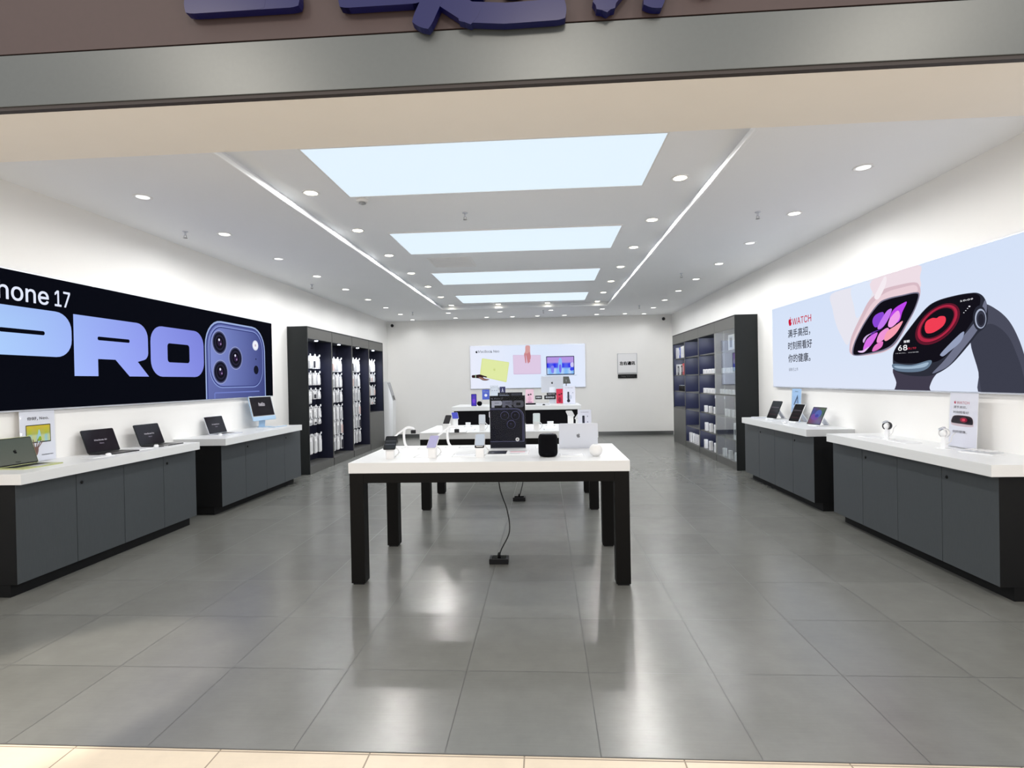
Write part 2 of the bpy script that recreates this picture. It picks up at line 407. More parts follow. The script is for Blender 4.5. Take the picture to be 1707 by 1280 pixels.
# shop sign letters over the opening
sg = thing('shop_sign', 'dark blue raised shop-name characters on the brown fascia above the opening', 'sign', (0, 2.02, 2.85))
def stroke(m, p, q_, wd, y0, y1):
    p, q_ = Vector(p), Vector(q_); an = math.atan2(q_.y-p.y, q_.x-p.x); r = wd/2; pts = []
    for c, a0 in ((q_, an-pi/2), (p, an+pi/2)):
        for k in range(9): t_ = a0+pi*k/8; sq = 1/max(abs(cos(t_-an)), abs(sin(t_-an)))**.55; pts.append((c.x+r*cos(t_)*sq, c.y+r*sin(t_)*sq))
    m.prism(pts, y0, y1, 'letter_blue', 'Y')
GLY = ([[(.05, .80), (.95, .80)], [(.45, 1.02), (.30, .55), (.02, .25)], [(.38, .50), (.90, .50)], [(.63, .50), (.63, .08)], [(.06, .08), (.94, .08)]],
       [[(.05, .80), (.95, .80)], [(.45, 1.02), (.30, .60), (.02, .32)], [(.22, .50), (.88, .50), (.88, .08), (.22, .08), (.22, .50)]],
       [[(.06, .95), (.14, .84)], [(.02, .62), (.16, .62), (.16, .30), (.06, .07)], [(.22, .20), (.36, .09), (.60, .065), (.94, .07)], [(.42, .96), (.88, .96), (.68, .84)], [(.40, .74), (.40, .26)], [(.40, .74), (.92, .74), (.92, .26)], [(.40, .58), (.92, .58)], [(.40, .42), (.92, .42)], [(.66, .74), (.66, .28)]],
       [[(.08, .95), (.18, .84)], [(.00, .62), (.17, .62), (.17, .10), (.27, .22)], [(.42, .92), (.80, .92), (.82, .42), (.92, .22), (1.0, .34)], [(.38, .56), (.74, .56)], [(.58, .92), (.58, .30), (.53, .10)]])
for gi, (x0, x1, zb) in enumerate(((-1.345, -.915, 2.866), (-.795, -.425, 2.852), (-.46, .10, 2.765), (.165, .66, 2.775))):
    m = MB(); n_ = 0
    for chain in GLY[gi]:
        for p, q_ in zip(chain[:-1], chain[1:]):
            f = lambda c: (x0+c[0]*(x1-x0), zb-2.85+c[1]*.5)
            stroke(m, f(p), f(q_), .078, .005+n_*.0004, .042); n_ += 1
    m.build('letter', sg)

# ------------------------------------------------------------------ ceiling fittings
PW = 1.28
for k, (y0, y1) in enumerate(((3.76, 4.76), (5.98, 6.98), (8.24, 9.24), (10.44, 11.48))):
    t = thing('ceiling_light_panel', 'wide glowing rectangular light panel in the ceiling tray, %s from the front' % ORD[k+1], 'ceiling light', (XC, (y0+y1)/2, HT), 0, 'rectangular ceiling light panels')
    hy = (y1-y0)/2
    MB().box(-PW, -hy, -.006, PW, hy, -.002, 'diffuser').build('diffuser', t)
    f = MB()
    for a, b, c, d in ((-PW-.012, -hy-.012, PW+.012, -hy), (-PW-.012, hy, PW+.012, hy+.012), (-PW-.012, -hy, -PW, hy), (PW, -hy, PW+.012, hy)): f.box(a, b, -.01, c, d, 0, 'white_plastic')
    f.build('frame', t)

def mk_downlight(lens, power, color, label, loc, grp, lampz=-.03, spot=True, cone=140, blend=1.0):
    t = thing('recessed_downlight', label, 'downlight', loc, 0, grp)
    MB().lathe([(.072, 0), (.074, -.004), (.070, -.007), (.056, -.004), (.055, -.001)], 'white_plastic', 28).build('trim_ring', t)
    MB().lathe([(.050, -.001), (.050, -.005), (.03, -.007), (.0, -.008)], lens, 24).build('lens', t)
    if spot: lamp('lamp', 'SPOT', (0, 0, lampz), power, color, parent=t, spot_size=radians(cone), spot_blend=blend, shadow_soft_size=.05)
    return t
WARM, COOL = (1, .985, .955), (.96, .98, 1)
protoA = mk_downlight('lens_warm', SPOT_W, WARM, 'x', (0, 0, -5), 'downlights in the raised ceiling tray', cone=178, blend=.08)
protoE = mk_downlight('lens_warm', SPOT_W*.25, WARM, 'x', (0, 0, -5), 'downlights in the raised ceiling tray', cone=150)
protoB = mk_downlight('lens_cool', SPOT_W*.28, COOL, 'x', (0, 0, -5), 'downlights in the lower ceiling', cone=172, blend=.5)
protoC = mk_downlight('lens_dim', 0, COOL, 'x', (0, 0, -5), 'downlights in the lower ceiling', spot=False)  # unlit fittings: lens given a faint glow of its own
protoD = mk_downlight('lens_cool', SPOT_W*.08, COOL, 'x', (0, 0, -5), 'downlights in the lower ceiling')
upd()
_usedp = {}
def put(proto, loc, label, group=None, rz=0):
    if proto.name not in _usedp:
        _usedp[proto.name] = 1; proto.location = loc; proto.rotation_euler = (0, 0, rz); proto['label'] = label
        if group: proto['group'] = group
        return proto
    return dup(proto, loc, rz, label, group)
for i in range(7):
    y = 4.64+i*1.19
    pa = protoA if i < 6 else protoE
    put(pa, (XC-1.585, y, HT), 'lit round downlight left of the glowing panels inside the tray, %s from the front' % ORD[i+1])
    put(pa, (XC+1.575, y, HT), 'lit round downlight right of the glowing panels inside the tray, %s from the front' % ORD[i+1])
for i in range(9):
    y = 4.38+i*1.165
    pb = protoC if i in (0, 2) else (protoD if i > 7 else protoB)
    put(pb, (-3.33, y, H), ('unlit' if i in (0, 2) else 'lit')+' round downlight along the left wall side, %s from the front' % ORD[i+1])
    put(pb, (2.49, y, H), ('unlit' if i in (0, 2) else 'lit')+' round downlight along the right wall side, %s from the front' % ORD[i+1])
for i, x in enumerate((-.98, .09)): put(protoE, (x, 11.80, HT), 'lit round downlight between last glowing panel and tray edge, %s from the left' % ORD[i+1])
for i, x in enumerate((-2.2, -1.0, .17, 1.34)): put(protoD, (x, 12.52, H), 'lit round downlight just behind the ceiling tray, %s from the left' % ORD[i+1])
for i, x in enumerate((-2.2, -1.42, -.77, -.15, .52, 1.31, 2.0)): put(protoD, (x, 13.55, H), 'lit round downlight in the row along the back wall, %s from the left' % ORD[i+1])

sp = thing('sprinkler', 'x', 'sprinkler', (0, 0, -5), 0, 'ceiling sprinklers')
MB().lathe([(.028, 0), (.026, -.006), (.012, -.008)], 'aluminium', 16).lathe([(.009, -.006), (.009, -.04)], 'aluminium', 10).build('pipe', sp)
MB().tube([(-.008, 0, -.038), (-.014, 0, -.052), (-.004, 0, -.066)], .002, 'grey_plastic').tube([(.008, 0, -.038), (.014, 0, -.052), (.004, 0, -.066)], .002, 'grey_plastic').build('yoke', sp)
MB().lathe([(.020, -.066), (.020, -.069), (.004, -.070)], 'grey_plastic', 14).build('deflector', sp)
upd()
for x, y, z, l in ((-3.66, 5.40, H, 'near the left wall in front of the dark phone sign'), (XC-.34, 5.36, HT, 'between the first and second glowing panels'), (2.1, 5.45, H, 'on the right side near the white watch sign'),
                   (-3.68, 8.5, H, 'above the left accessory rack'), (2.12, 8.5, H, 'near the right display cupboard'), (-2.96, 12.2, H, 'near the far left corner'), (2.1, 12.1, H, 'near the far right corner'), (0.0, 12.5, H, 'behind the tray in the middle')):
    put(sp, (x, y, z), 'small pendent metal sprinkler '+l)
t = thing('smoke_detector', 'round white smoke detector left of the first glowing ceiling panel', 'smoke detector', (-1.62, 4.86, HT))
MB().lathe([(.055, 0), (.055, -.015), (.046, -.026)], 'white_plastic').build('base', t)
MB().lathe([(.03, -.026), (.03, -.034), (.032, -.038), (.012, -.046)], 'grey_plastic').build('sensor', t)
t = thing('air_vent', 'faint white slatted air vent between second and third glowing panels', 'vent', (-1.25, 7.55, HT))
MB().box(-.3, -.3, -.006, .3, -.27, 0, 'white_plastic').box(-.3, .27, -.006, .3, .3, 0, 'white_plastic').box(-.3, -.27, -.006, -.27, .27, 0, 'white_plastic').box(.27, -.27, -.006, .3, .27, 0, 'white_plastic').build('frame', t)
v = MB()
for i in range(12): v.box(-.27, -.25+i*.045, -.005, .27, -.225+i*.045, -.002, 'white_plastic')
v.build('slats', t)
def sec_cam(x, l, rz):
    t = thing('security_camera', l, 'camera', (x, YB, 2.93), rz, 'security cameras')
    MB(Matrix.Rotation(radians(90), 4, 'X')).lathe([(.045, 0), (.045, .03), (.04, .035)], 'white_plastic').build('mount', t)
    MB(Matrix.Translation((0, -.035, -.01)) @ Matrix.Rotation(radians(90), 4, 'X')).lathe([(.04, 0), (.042, .015), (.034, .035), (.018, .048), (.0, .052)], 'black_gloss').build('dome', t)
sec_cam(-3.93, 'small dark dome camera high in the back left corner', 0); sec_cam(3.02, 'small dark dome camera high in the back right corner', 0)

# ------------------------------------------------------------------ light-box signs
def lightbox(name, label, cx, cy, cz, wid, hgt, face):
    """face: 'L' on left wall, 'R' on right wall, 'B' on back wall; root on the wall plane"""
    t = thing(name, label, 'sign', (cx, cy, cz))
    n = {'L': Vector((1, 0, 0)), 'R': Vector((-1, 0, 0)), 'B': Vector((0, -1, 0))}[face]
    u = {'L': Vector((0, 1, 0)), 'R': Vector((0, -1, 0)), 'B': Vector((1, 0, 0))}[face]
    def fr(a, b, h): return u*a+Vector((0, 0, b))+n*(.05+h)
    f = MB()
    R = Matrix(((u.x, n.x, 0, 0), (u.y, n.y, 0, 0), (0, 0, 1, 0), (0, 0, 0, 1)))
    f.m = R
    f.box(-wid/2-.012, 0, -hgt/2-.012, wid/2+.012, .045, hgt/2+.012, 'aluminium'); f.build('frame', t, .002)
    return t, fr
# left: black phone sign; art given in world (Y, Z)
LY0, LY1, LZ0, LZ1 = 2.75, 7.84, 1.28, 2.345
lc, lz = (LY0+LY1)/2, (LZ0+LZ1)/2
t, fr = lightbox('light_box_sign', 'long black backlit sign with wide PRO letters and a blue phone on the left wall', XL, lc, lz, LY1-LY0, LZ1-LZ0, 'L')
a = Art(lambda u, v, h: fr(u-lc, v-lz, h)); a.rect(LY0, LZ0, LY1, LZ1, (7, 9, 18)); a.build('printed_face', t, 'art_lit')
a = Art(lambda u, v, h: fr(u-lc, v-lz, h)); a.n = 2
def progr(u, v):
    k = min(max((u-3.8)/2.4, 0), 1); q = (v-1.8)*25
    c0, c1, c2 = (172, 205, 252), (152, 166, 246), (128, 135, 222)
    c = [c0[i]+(c1[i]-c0[i])*k*2 if k < .5 else c1[i]+(c2[i]-c1[i])*(k*2-1) for i in range(3)]
    return tuple(min(255, max(0, x-q*.6)) for x in c)
pro(a, 3.535, 1.545, 1, 1, progr)
a.text('iPhone', 0, 2.118, y1=2.26, xr=4.205, col=(228, 234, 252), weight=.010)
a.text('17', 4.262, 2.122, 4.405, 2.25, (228, 234, 252), .010)
apple(a, 3.58, 2.11, .15, (228, 234, 252))
a.build('lettering', t, 'art_lit')
a = Art(lambda u, v, h: fr(u-lc, v-lz, h)); a.n = 4
def bodyg(u, v): k = (u-6.24)/1.38; j = (v-1.28)/.96; return (int(62+38*(1-k)+20*j), int(70+40*(1-k)+20*j), int(126+44*(1-k)+24*j))
a.poly(rpoly([(6.24, LZ0), (7.63, LZ0), (7.63, 2.245, .33), (6.24, 2.245, .33)]), (158, 176, 222))
a.poly(rpoly([(6.262, LZ0), (7.608, LZ0), (7.608, 2.223, .31), (6.262, 2.223, .31)]), (62, 72, 132))
a.poly(rpoly([(6.285, LZ0), (7.59, LZ0), (7.59, 2.205, .30), (6.285, 2.205, .30)]), bodyg)
a.poly(rrect(6.315, 1.41, 7.56, 2.185, .26), (140, 158, 218)); a.poly(rrect(6.327, 1.422, 7.548, 2.173, .25), (58, 66, 124)); a.poly(rrect(6.34, 1.435, 7.535, 2.16, .245), lambda u, v: (int(68+62*(1-(u-6.3)/1.3)), int(76+68*(1-(u-6.3)/1.3)), int(134+76*(1-(u-6.3)/1.3))))
a.poly(rpoly([(6.42, 1.345), (7.45, 1.345), (7.45, 1.36), (6.42, 1.36)]), (112, 126, 196)); a.poly([(6.40, LZ0), (6.42, LZ0), (6.42, 1.36), (6.40, 1.345)], (112, 126, 196))
camera_lens(a, 6.53, 1.975, .158, .95); camera_lens(a, 6.87, 1.795, .158, .95); camera_lens(a, 6.53, 1.61, .158, .95)
a.poly(ell(7.35, 1.99, .078, .07), (210, 216, 236)); a.poly(ell(7.35, 1.99, .062, .056), (240, 242, 250)); a.poly(ell(7.35, 1.99, .02, .018), (200, 180, 190))
a.poly(ell(7.355, 1.65, .062, .06), (22, 24, 40)); a.poly(ell(7.355, 1.80, .012, .012, 10), (30, 34, 60))
a.build('phone_picture', t, 'art_lit')

# right: white watch sign; art measured on the wall plane
RY0, RY1, RZ0, RZ1 = 2.75, 7.80, 1.285, 2.352
rc, rz_ = (RY0+RY1)/2, (RZ0+RZ1)/2
t, fr = lightbox('light_box_sign', 'long white backlit sign showing two smart watches on the right wall', XR, rc, rz_, RY1-RY0, RZ1-RZ0, 'R')
fu = lambda u, v, h: fr(u+rc, v-rz_, h)            # u = -Y
PXR = XR-.05
def q(pts, sc=427/1707, ox=1280, oy=380):
    out = []
    for x, y in pts:
        p = hit(ox+x*sc, oy+y*sc, 'X', PXR); out.append((-p.y, min(max(p.z, RZ0), RZ1)))
    return out
a = Art(fu); a.grid(-RY1, RZ0, -RY0, RZ1, lambda u, v: (int(222-8*(v-1.3)), int(230-3*(v-1.3)), int(248)), 12, 4); a.build('printed_face', t, 'art_lit')
a = Art(fu); a.n = 2
S = lambda pts, k=5: q(spline(pts, k))
a.poly(S([(425, 440), (432, 540), (455, 640), (490, 720), (530, 780), (560, 720), (620, 600), (700, 470), (740, 330), (600, 385)]), (231, 230, 240))
a.poly(S([(560, 395), (575, 520), (600, 600), (680, 470), (700, 360)]), (222, 232, 250))
a.poly(S([(700, 345), (1000, 245), (1015, 330), (1012, 400), (880, 400), (760, 440), (735, 475), (712, 450)], 4), (238, 222, 230))
a.poly(S([(545, 800), (560, 720), (620, 590), (680, 480), (770, 410), (880, 378), (980, 362), (1012, 385), (1018, 440), (985, 540), (930, 650), (860, 765), (790, 820), (700, 843), (590, 852), (552, 835)]), (216, 188, 198))
a.poly(S([(556, 800), (575, 730), (640, 600), (700, 500), (790, 430), (890, 398), (975, 380), (1000, 400), (985, 430), (860, 460), (780, 490), (700, 580), (640, 670), (590, 760), (570, 830)]), (234, 208, 216))
a.poly(S([(712, 455), (735, 410), (775, 330), (792, 328), (790, 370), (770, 420), (742, 470), (720, 475)]), (245, 236, 242))
a.poly(S([(563, 828), (585, 745), (650, 620), (735, 505), (800, 468), (900, 445), (990, 427), (1014, 448), (985, 540), (930, 640), (860, 760), (790, 812), (690, 838), (590, 852)]), (120, 118, 140))
a.poly(S([(572, 826), (592, 748), (656, 625), (740, 512), (805, 476), (900, 453), (985, 436), (1006, 452), (978, 538), (924, 636), (852, 752), (786, 803), (688, 830), (592, 845)]), (14, 12, 22))
for c, ps in (((138, 70, 214), [(700, 620), (720, 580), (770, 560), (775, 600), (745, 650), (715, 660)]), ((196, 120, 240), [(735, 660), (765, 600), (800, 550), (830, 540), (810, 600), (775, 655), (745, 675)]),
              ((190, 70, 235), [(815, 600), (845, 540), (905, 500), (930, 495), (900, 560), (880, 620), (830, 640)]), ((240, 160, 235), [(805, 650), (820, 600), (870, 550), (885, 590), (860, 635), (825, 662)]),
              ((214, 110, 232), [(640, 800), (665, 740), (720, 700), (735, 705), (700, 770), (650, 822)]), ((238, 150, 215), [(730, 750), (750, 700), (800, 665), (812, 690), (780, 740), (740, 765)]),
              ((246, 160, 178), [(780, 740), (800, 690), (850, 655), (905, 620), (860, 700), (800, 750)]), ((228, 120, 200), [(700, 820), (720, 780), (770, 755), (765, 790), (730, 815)]),
              ((232, 200, 244), [(605, 820), (640, 815), (680, 790), (650, 825), (620, 830)]), ((90, 40, 150), [(690, 700), (735, 680), (770, 668), (730, 690), (695, 715)])):
    a.poly(S(ps), c)
a.poly(S([(640, 745), (665, 715), (720, 692), (700, 700), (665, 728), (645, 765)]), (210, 180, 230))
a.build('rose_watch_picture', t, 'art_lit')
a = Art(fu); a.n = 3
a.poly(S([(1440, 510), (1530, 545), (1610, 620), (1670, 730), (1712, 850), (1735, 960), (1745, 1110), (1425, 1110), (1405, 960), (1352, 765), (1400, 700), (1450, 640)], 5), (74, 76, 92))
a.poly(S([(1470, 640), (1540, 660), (1610, 730), (1660, 840), (1700, 960), (1710, 1110), (1500, 1110), (1430, 1100), (1405, 960), (1358, 770), (1400, 700)], 5), (60, 62, 76))
a.poly(S([(848, 930), (1085, 960), (1150, 940), (1105, 1000), (1080, 1060), (1075, 1110), (860, 1110), (858, 1030)]), (64, 60, 76))
a.poly(S([(835, 870), (850, 805), (940, 675), (1050, 540), (1130, 485), (1250, 450), (1350, 433), (1405, 434), (1445, 465), (1468, 535), (1462, 640), (1400, 705), (1345, 775), (1240, 895), (1160, 955), (1080, 985), (960, 985), (880, 965), (842, 940)]), (44, 46, 58))
a.poly(S([(1100, 965), (1180, 880), (1290, 740), (1400, 600), (1450, 480), (1460, 560), (1400, 680), (1300, 810), (1210, 915), (1140, 955)]), (112, 116, 138))
a.poly(S([(838, 868), (852, 810), (942, 680), (1052, 545), (1130, 490), (1250, 455), (1350, 438), (1395, 440), (1420, 470), (1400, 560), (1320, 690), (1220, 820), (1150, 880), (1080, 898), (960, 902), (870, 897)]), (17, 15, 24))
a.poly(S([(838, 905), (960, 912), (1088, 880), (1078, 925), (1020, 955), (920, 960), (848, 945)]), (104, 124, 146)); a.poly(S([(850, 918), (960, 922), (1070, 895), (1050, 925), (960, 938), (870, 935)]), (160, 182, 204))
ring = lambda cx, cy, rx, ry, rot, wd: (ell(cx, cy, rx, ry, 36, rot), ell(cx, cy, rx*(1-wd), ry*(1-wd), 36, rot))
for cx, cy, rx, ry, wd, c in ((1135, 640, 178, 100, .12, (96, 24, 44)), (1135, 636, 160, 88, .16, (176, 38, 68)), (1135, 632, 140, 74, .06, (110, 26, 46))):
    o_, i_ = ring(cx, cy, rx, ry, -.72, wd); a.poly(q(o_), c, [q(i_)])
a.poly(S([(1050, 660), (1062, 622), (1100, 600), (1130, 600), (1150, 588), (1185, 590), (1190, 622), (1165, 660), (1110, 695), (1070, 702), (1056, 690)]), (240, 62, 84))
a.poly(q(ell(1418, 600, 46, 84, 32)), (40, 42, 54)); a.poly(q(ell(1424, 604, 38, 66, 32)), (170, 178, 200)); a.poly(q(ell(1427, 606, 31, 56, 32)), (52, 54, 68)); a.poly(q(ell(1428, 610, 20, 38, 28)), (36, 36, 48))
a.poly(S([(1160, 835), (1230, 760), (1300, 695), (1316, 700), (1290, 760), (1220, 820), (1180, 852), (1160, 852)]), (150, 160, 188))
a.build('black_watch_picture', t, 'art_lit')
def tq(art, s, x0, y0, x1, y1, col, fnt='sans', weight=0):   # a line of text over a photo rectangle on the right wall
    p0, p1 = q([(x0, y0)])[0], q([(x1, y1)])[0]; art.text(s, p0[0], min(p0[1], p1[1]), p1[0], max(p0[1], p1[1]), col, weight, fnt)
a = Art(fu); a.n = 28
u0 = -7.29
apple(a, -7.225, 2.07, .11, (200, 30, 60)); a.build('fruit_logo', t, 'art_lit')
a = Art(fu); a.n = 28
a.text('WATCH', -7.16, 2.072, -6.67, 2.155, (200, 30, 60), .01)
a.text('满手高招，', u0, 1.915, -6.70, 2.02, (52, 54, 66), .006, 'cjk'); a.text('时刻照看好', u0, 1.76, -6.66, 1.863, (52, 54, 66), .006, 'cjk')
a.text('你的健康。', u0, 1.60, -6.70, 1.705, (52, 54, 66), .006, 'cjk'); a.text('该款已上市', -7.28, 1.488, -7.02, 1.53, (90, 92, 104), 0, 'cjk')
a.build('headline_lettering', t, 'art_lit')
a = Art(fu); a.n = 28
tq(a, '10:09', 1292, 492, 1378, 466, (240, 240, 245), weight=.03); tq(a, '68', 878, 818, 938, 778, (245, 245, 248), weight=.02); tq(a, '次/分', 938, 812, 1000, 790, (214, 50, 74), 'cjk')
tq(a, '当前', 916, 765, 955, 745, (240, 240, 245), 'cjk', .02); tq(a, '75次/分，4分钟前', 860, 840, 1015, 822, (225, 225, 232), 'cjk')
a.build('watch_face_lettering', t, 'art_lit')
a = Art(fu); a.n = 28
for i in range(4): a.poly(q(ell(1354-i*12, 522+i*14, 7 if i == 0 else 4, 5 if i == 0 else 3, 10)), (232, 232, 240))
a.build('watch_face_dots', t, 'art_lit')

# back wall sign
BX0, BX1, BZ0, BZ1 = -1.90, 1.03, 1.245, 2.335
bc, bz = (BX0+BX1)/2, (BZ0+BZ1)/2
t, fr = lightbox('light_box_sign', 'white backlit laptop sign in the middle of the back wall', bc, YB, bz, BX1-BX0, BZ1-BZ0, 'B')
fb = lambda u, v, h: fr(u-bc, v-bz, h)
def qb(pts):
    out = []
    for x, y in pts: p = hit(780+x*.11716, 570+y*.11716, 'Y', YB-.05); out.append((p.x, min(max(p.z, BZ0), BZ1)))
    return out
SB = lambda pts, k=4: qb(spline(pts, k))
a = Art(fb); a.grid(BX0, BZ0, BX1, BZ1, lambda u, v: (int(220+7*abs(u)), int(232+3*abs(u)), 252), 8, 3); a.build('printed_face', t, 'art_lit')
a = Art(fb, .0006); a.n = 2
a.poly(qb(rpoly([(200, 232, 12), (588, 288, 12), (548, 574, 12), (170, 486, 12)])), (216, 226, 148)); a.poly(qb(rpoly([(208, 240, 12), (580, 294, 12), (542, 560, 12), (182, 478, 12)])), (224, 234, 166))
apple(a, *qb([(378, 410)])[0], .07, (206, 216, 140))
a.poly(SB([(60, 475), (110, 470), (170, 462), (230, 480), (270, 492), (262, 506), (215, 498), (240, 520), (305, 532), (262, 548), (210, 545), (165, 520), (110, 512), (62, 508)]), (52, 34, 34))
a.poly(SB([(150, 500), (200, 505), (235, 524), (300, 532), (250, 542), (200, 536)]), (150, 110, 98)); a.poly(qb([(104, 462), (114, 462), (116, 512), (106, 514)]), (170, 200, 170))
a.poly(qb(rpoly([(640, 185, 8), (1036, 185, 8), (1040, 455, 12), (650, 462, 12)])), (208, 186, 216)); a.poly(qb(rpoly([(644, 190, 8), (1032, 190, 8), (1034, 446, 12), (654, 452, 12)])), (222, 202, 228))
a.poly(SB([(822, 55), (880, 55), (884, 110), (886, 170), (872, 200), (830, 190), (802, 175), (815, 130)]), (214, 160, 158))
for ps in ([(800, 170), (818, 160), (826, 215), (832, 290), (818, 296), (808, 230)], [(826, 170), (846, 165), (858, 225), (868, 292), (852, 300), (838, 240)], [(848, 165), (866, 162), (880, 220), (884, 282), (868, 285), (858, 230)], [(862, 150), (882, 150), (894, 200), (890, 245), (878, 240), (872, 205)]):
    a.poly(SB(ps), (200, 132, 138))
a.poly(qb(rpoly([(1112, 205, 8), (1512, 197, 8), (1516, 464, 8), (1120, 470, 8)])), (40, 42, 76))
p0, p1 = qb([(1128, 458)])[0], qb([(1502, 208)])[0]
def scr(u, v):
    k = (v-p0[1])/(p1[1]-p0[1]); s_ = abs(sin((u-p0[0])/(p1[0]-p0[0])*11))
    if k > .7: return (180, 150, 225)
    if k > .35: return (40+int(50*s_), 44+int(60*s_), 235)
    return (190-int(60*s_), 215-int(30*s_), 246)
a.grid(p0[0], p0[1], p1[0], p1[1], scr, 24, 10)
a.poly(SB([(1290, 260), (1312, 225), (1336, 262), (1338, 380), (1326, 436), (1298, 436), (1284, 380)]), (140, 190, 250)); a.poly(SB([(1298, 330), (1328, 330), (1326, 425), (1302, 425)]), (120, 110, 238))
a.poly(SB([(1180, 350), (1222, 345), (1222, 432), (1190, 434)]), (130, 130, 240)); a.poly(SB([(1460, 300), (1500, 290), (1502, 350), (1462, 350)]), (205, 200, 245)); a.poly(SB([(1455, 372), (1500, 360), (1502, 400), (1460, 405)]), (60, 70, 230))
a.poly(qb(rpoly([(1090, 470), (1556, 466), (1540, 478), (1110, 482)])), (196, 208, 226))
a.build('laptop_pictures', t, 'art_lit')
a = Art(fb); a.n = 40
apple(a, -1.735, 2.155, .065, (22, 22, 28)); a.text('MacBook Neo', -1.695, 2.162, -1.15, 2.225, (44, 44, 52), 0)
a.build('lettering', t, 'art_lit')

# wall name plate
t = thing('wall_plaque', 'square white acrylic name plaque with black strip on the back wall', 'sign', (2.10, YB, 1.74))
MB().box(-.25, -.012, -.19, .25, -.004, .33, 'card_grey').build('backing', t, .002)
MB().box(-.235, -.022, -.16, .235, -.014, .32, 'card').build('face_plate', t, .002)
MB().box(-.24, -.024, -.30, .24, -.004, -.20, 'dark_plastic').build('strip', t, .002)
a = Art(lambda u, v, h: Vector((u, -.0225-h, v))); a.text('左右通讯', -.19, .035, .19, .125, (40, 40, 42), .02, 'cjk'); a.build('lettering', t)
a = Art(lambda u, v, h: Vector((u, -.0245-h, v))); a.text('Happy Welcome', -.17, -.268, .17, -.23, (225, 225, 225), .01); a.build('strip_lettering', t)
for i, (x, z) in enumerate(((-.225, .31), (.225, .31), (-.225, -.17), (.225, -.17))):
    MB(Matrix.Translation((x, -.023, z)) @ Matrix.Rotation(radians(90), 4, 'X')).lathe([(.008, 0), (.008, .004)], 'aluminium', 10).build('bolt', t)

# ------------------------------------------------------------------ wall counters
def counter(side, y0, y1, face, kick, slab0, slab1, slabx, wherelab, doors):
    s = 1 if side == 'L' else -1
    wall = XL if side == 'L' else XR
    t = thing('counter_cabinet', 'charcoal base cabinet under the %s counter' % wherelab, 'cabinet', (wall, y0, 0), 0, 'counter base cabinets')
    D = abs(face-wall); K = abs(kick-wall); L = y1-y0; TH = .785
    bx = lambda m, a, b, c, d, e, f, mt: m.box(min(s*a, s*d), b, c, max(s*a, s*d), e, f, mt)
    c = MB(); bx(c, 0.002, .018, .09, D-.02, L-.018, TH, 'charcoal_shaded'); c.build('carcass', t)
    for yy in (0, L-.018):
        m = MB(); bx(m, 0.002, yy, .09, D-.001, yy+.018, TH, 'charcoal_shaded'); m.build('side_panel', t, .001)
    m = MB(); bx(m, 0.002, .01, 0, K, L-.03, .09, 'charcoal_shaded'); m.build('plinth', t)
    ys = [y-y0 for y in doors]
    for i in range(len(ys)-1):
        m = MB(); bx(m, D-.018, ys[i]+.002, .092, D, ys[i+1]-.002, TH-.002, 'charcoal'); d = m.build('door', t, .0012)
        if i % 2 == (1 if side == 'L' else 0):
            yl = ys[i]+.05 if side == 'L' else ys[i+1]-.05
            if side == 'R': yl = ys[i+1]-.05
            lk = MB(Matrix.Translation((s*D, yl, TH-.085)) @ Matrix.Rotation(s*radians(90), 4, 'Y')).lathe([(.012, 0), (.012, .004), (.006, .006)], 'lock', 14).build('lock', d)
    t2 = thing('worktop', 'thick white worktop of the %s counter' % wherelab, 'worktop', (wall, slab0, TH), 0, 'white counter worktops')
    m = MB(); bx(m, 0.0, 0, 0, abs(slabx-wall), slab1-slab0, .075, 'laminate_wall'); m.build('slab', t2, .0015)
    return t
counter('L', 3.53, 5.47, -3.65, -3.71, 3.50, 5.43, -3.575, 'near left wall', [3.53, 4.02, 4.50, 4.99, 5.47])
counter('L', 5.84, 7.80, -3.60, -3.70, 5.73, 7.60, -3.48, 'far left wall', [5.84, 6.33, 6.82, 7.31, 7.80])
counter('R', 3.55, 5.50, 2.80, 2.89, 3.51, 5.47, 2.725, 'near right wall', [3.55, 4.04, 4.53, 5.01, 5.50])
counter('R', 5.88, 7.85, 2.80, 2.89, 5.90, 7.78, 2.735, 'far right wall', [5.88, 6.37, 6.86, 7.35, 7.85])
ZC = .86

# ------------------------------------------------------------------ centre tables
def table(y0, label):
    t = thing('display_table', label, 'table', (XC, y0, 0), 0, 'dark-legged display tables')
    MB().box(-.99, 0, .795, .99, 1.0, .87, 'laminate').build('tabletop', t, .0015)
    m = MB(); m.box(-.89, .008, .725, .89, .05, .795, 'table_wood').box(-.89, .95, .725, .89, .992, .795, 'table_wood').box(-.98, .1, .725, -.94, .9, .795, 'table_wood').box(.94, .1, .725, .98, .9, .795, 'table_wood')
    m.build('apron', t, .001)
    for x in (-.985, .885):
        for y in (.005, .895):
            l = MB().box(x, y, .012, x+.1, y+.1, .795, 'table_wood').build('leg', t, .002)
            MB().box(x+.01, y+.01, 0, x+.09, y+.09, .012, 'dark_plastic').build('foot', l)
table(3.79, 'white-topped display table on four dark square legs nearest the entrance')
table(6.0, 'white-topped display table on dark legs behind the nearest table')
t = thing('reception_desk', 'white-topped desk with black front panel at the back of the shop', 'desk', (-.53, 9.8, 0))
MB().box(-1.17, 0, .90, 1.17, 1.0, .975, 'laminate').build('desktop', t, .002)
MB().box(-1.13, .03, .09, 1.11, .06, .90, 'desk_black').build('front_panel', t, .001)
for x in (-1.13, 1.08): MB().box(x, .06, 0, x+.03, .97, .90, 'desk_black').build('side_panel', t, .001)
MB().box(-1.08, .10, 0, 1.06, .14, .09, 'dark_plastic').build('plinth', t)
MB().box(-1.10, .62, .45, 1.08, .95, .47, 'desk_black').build('shelf', t)

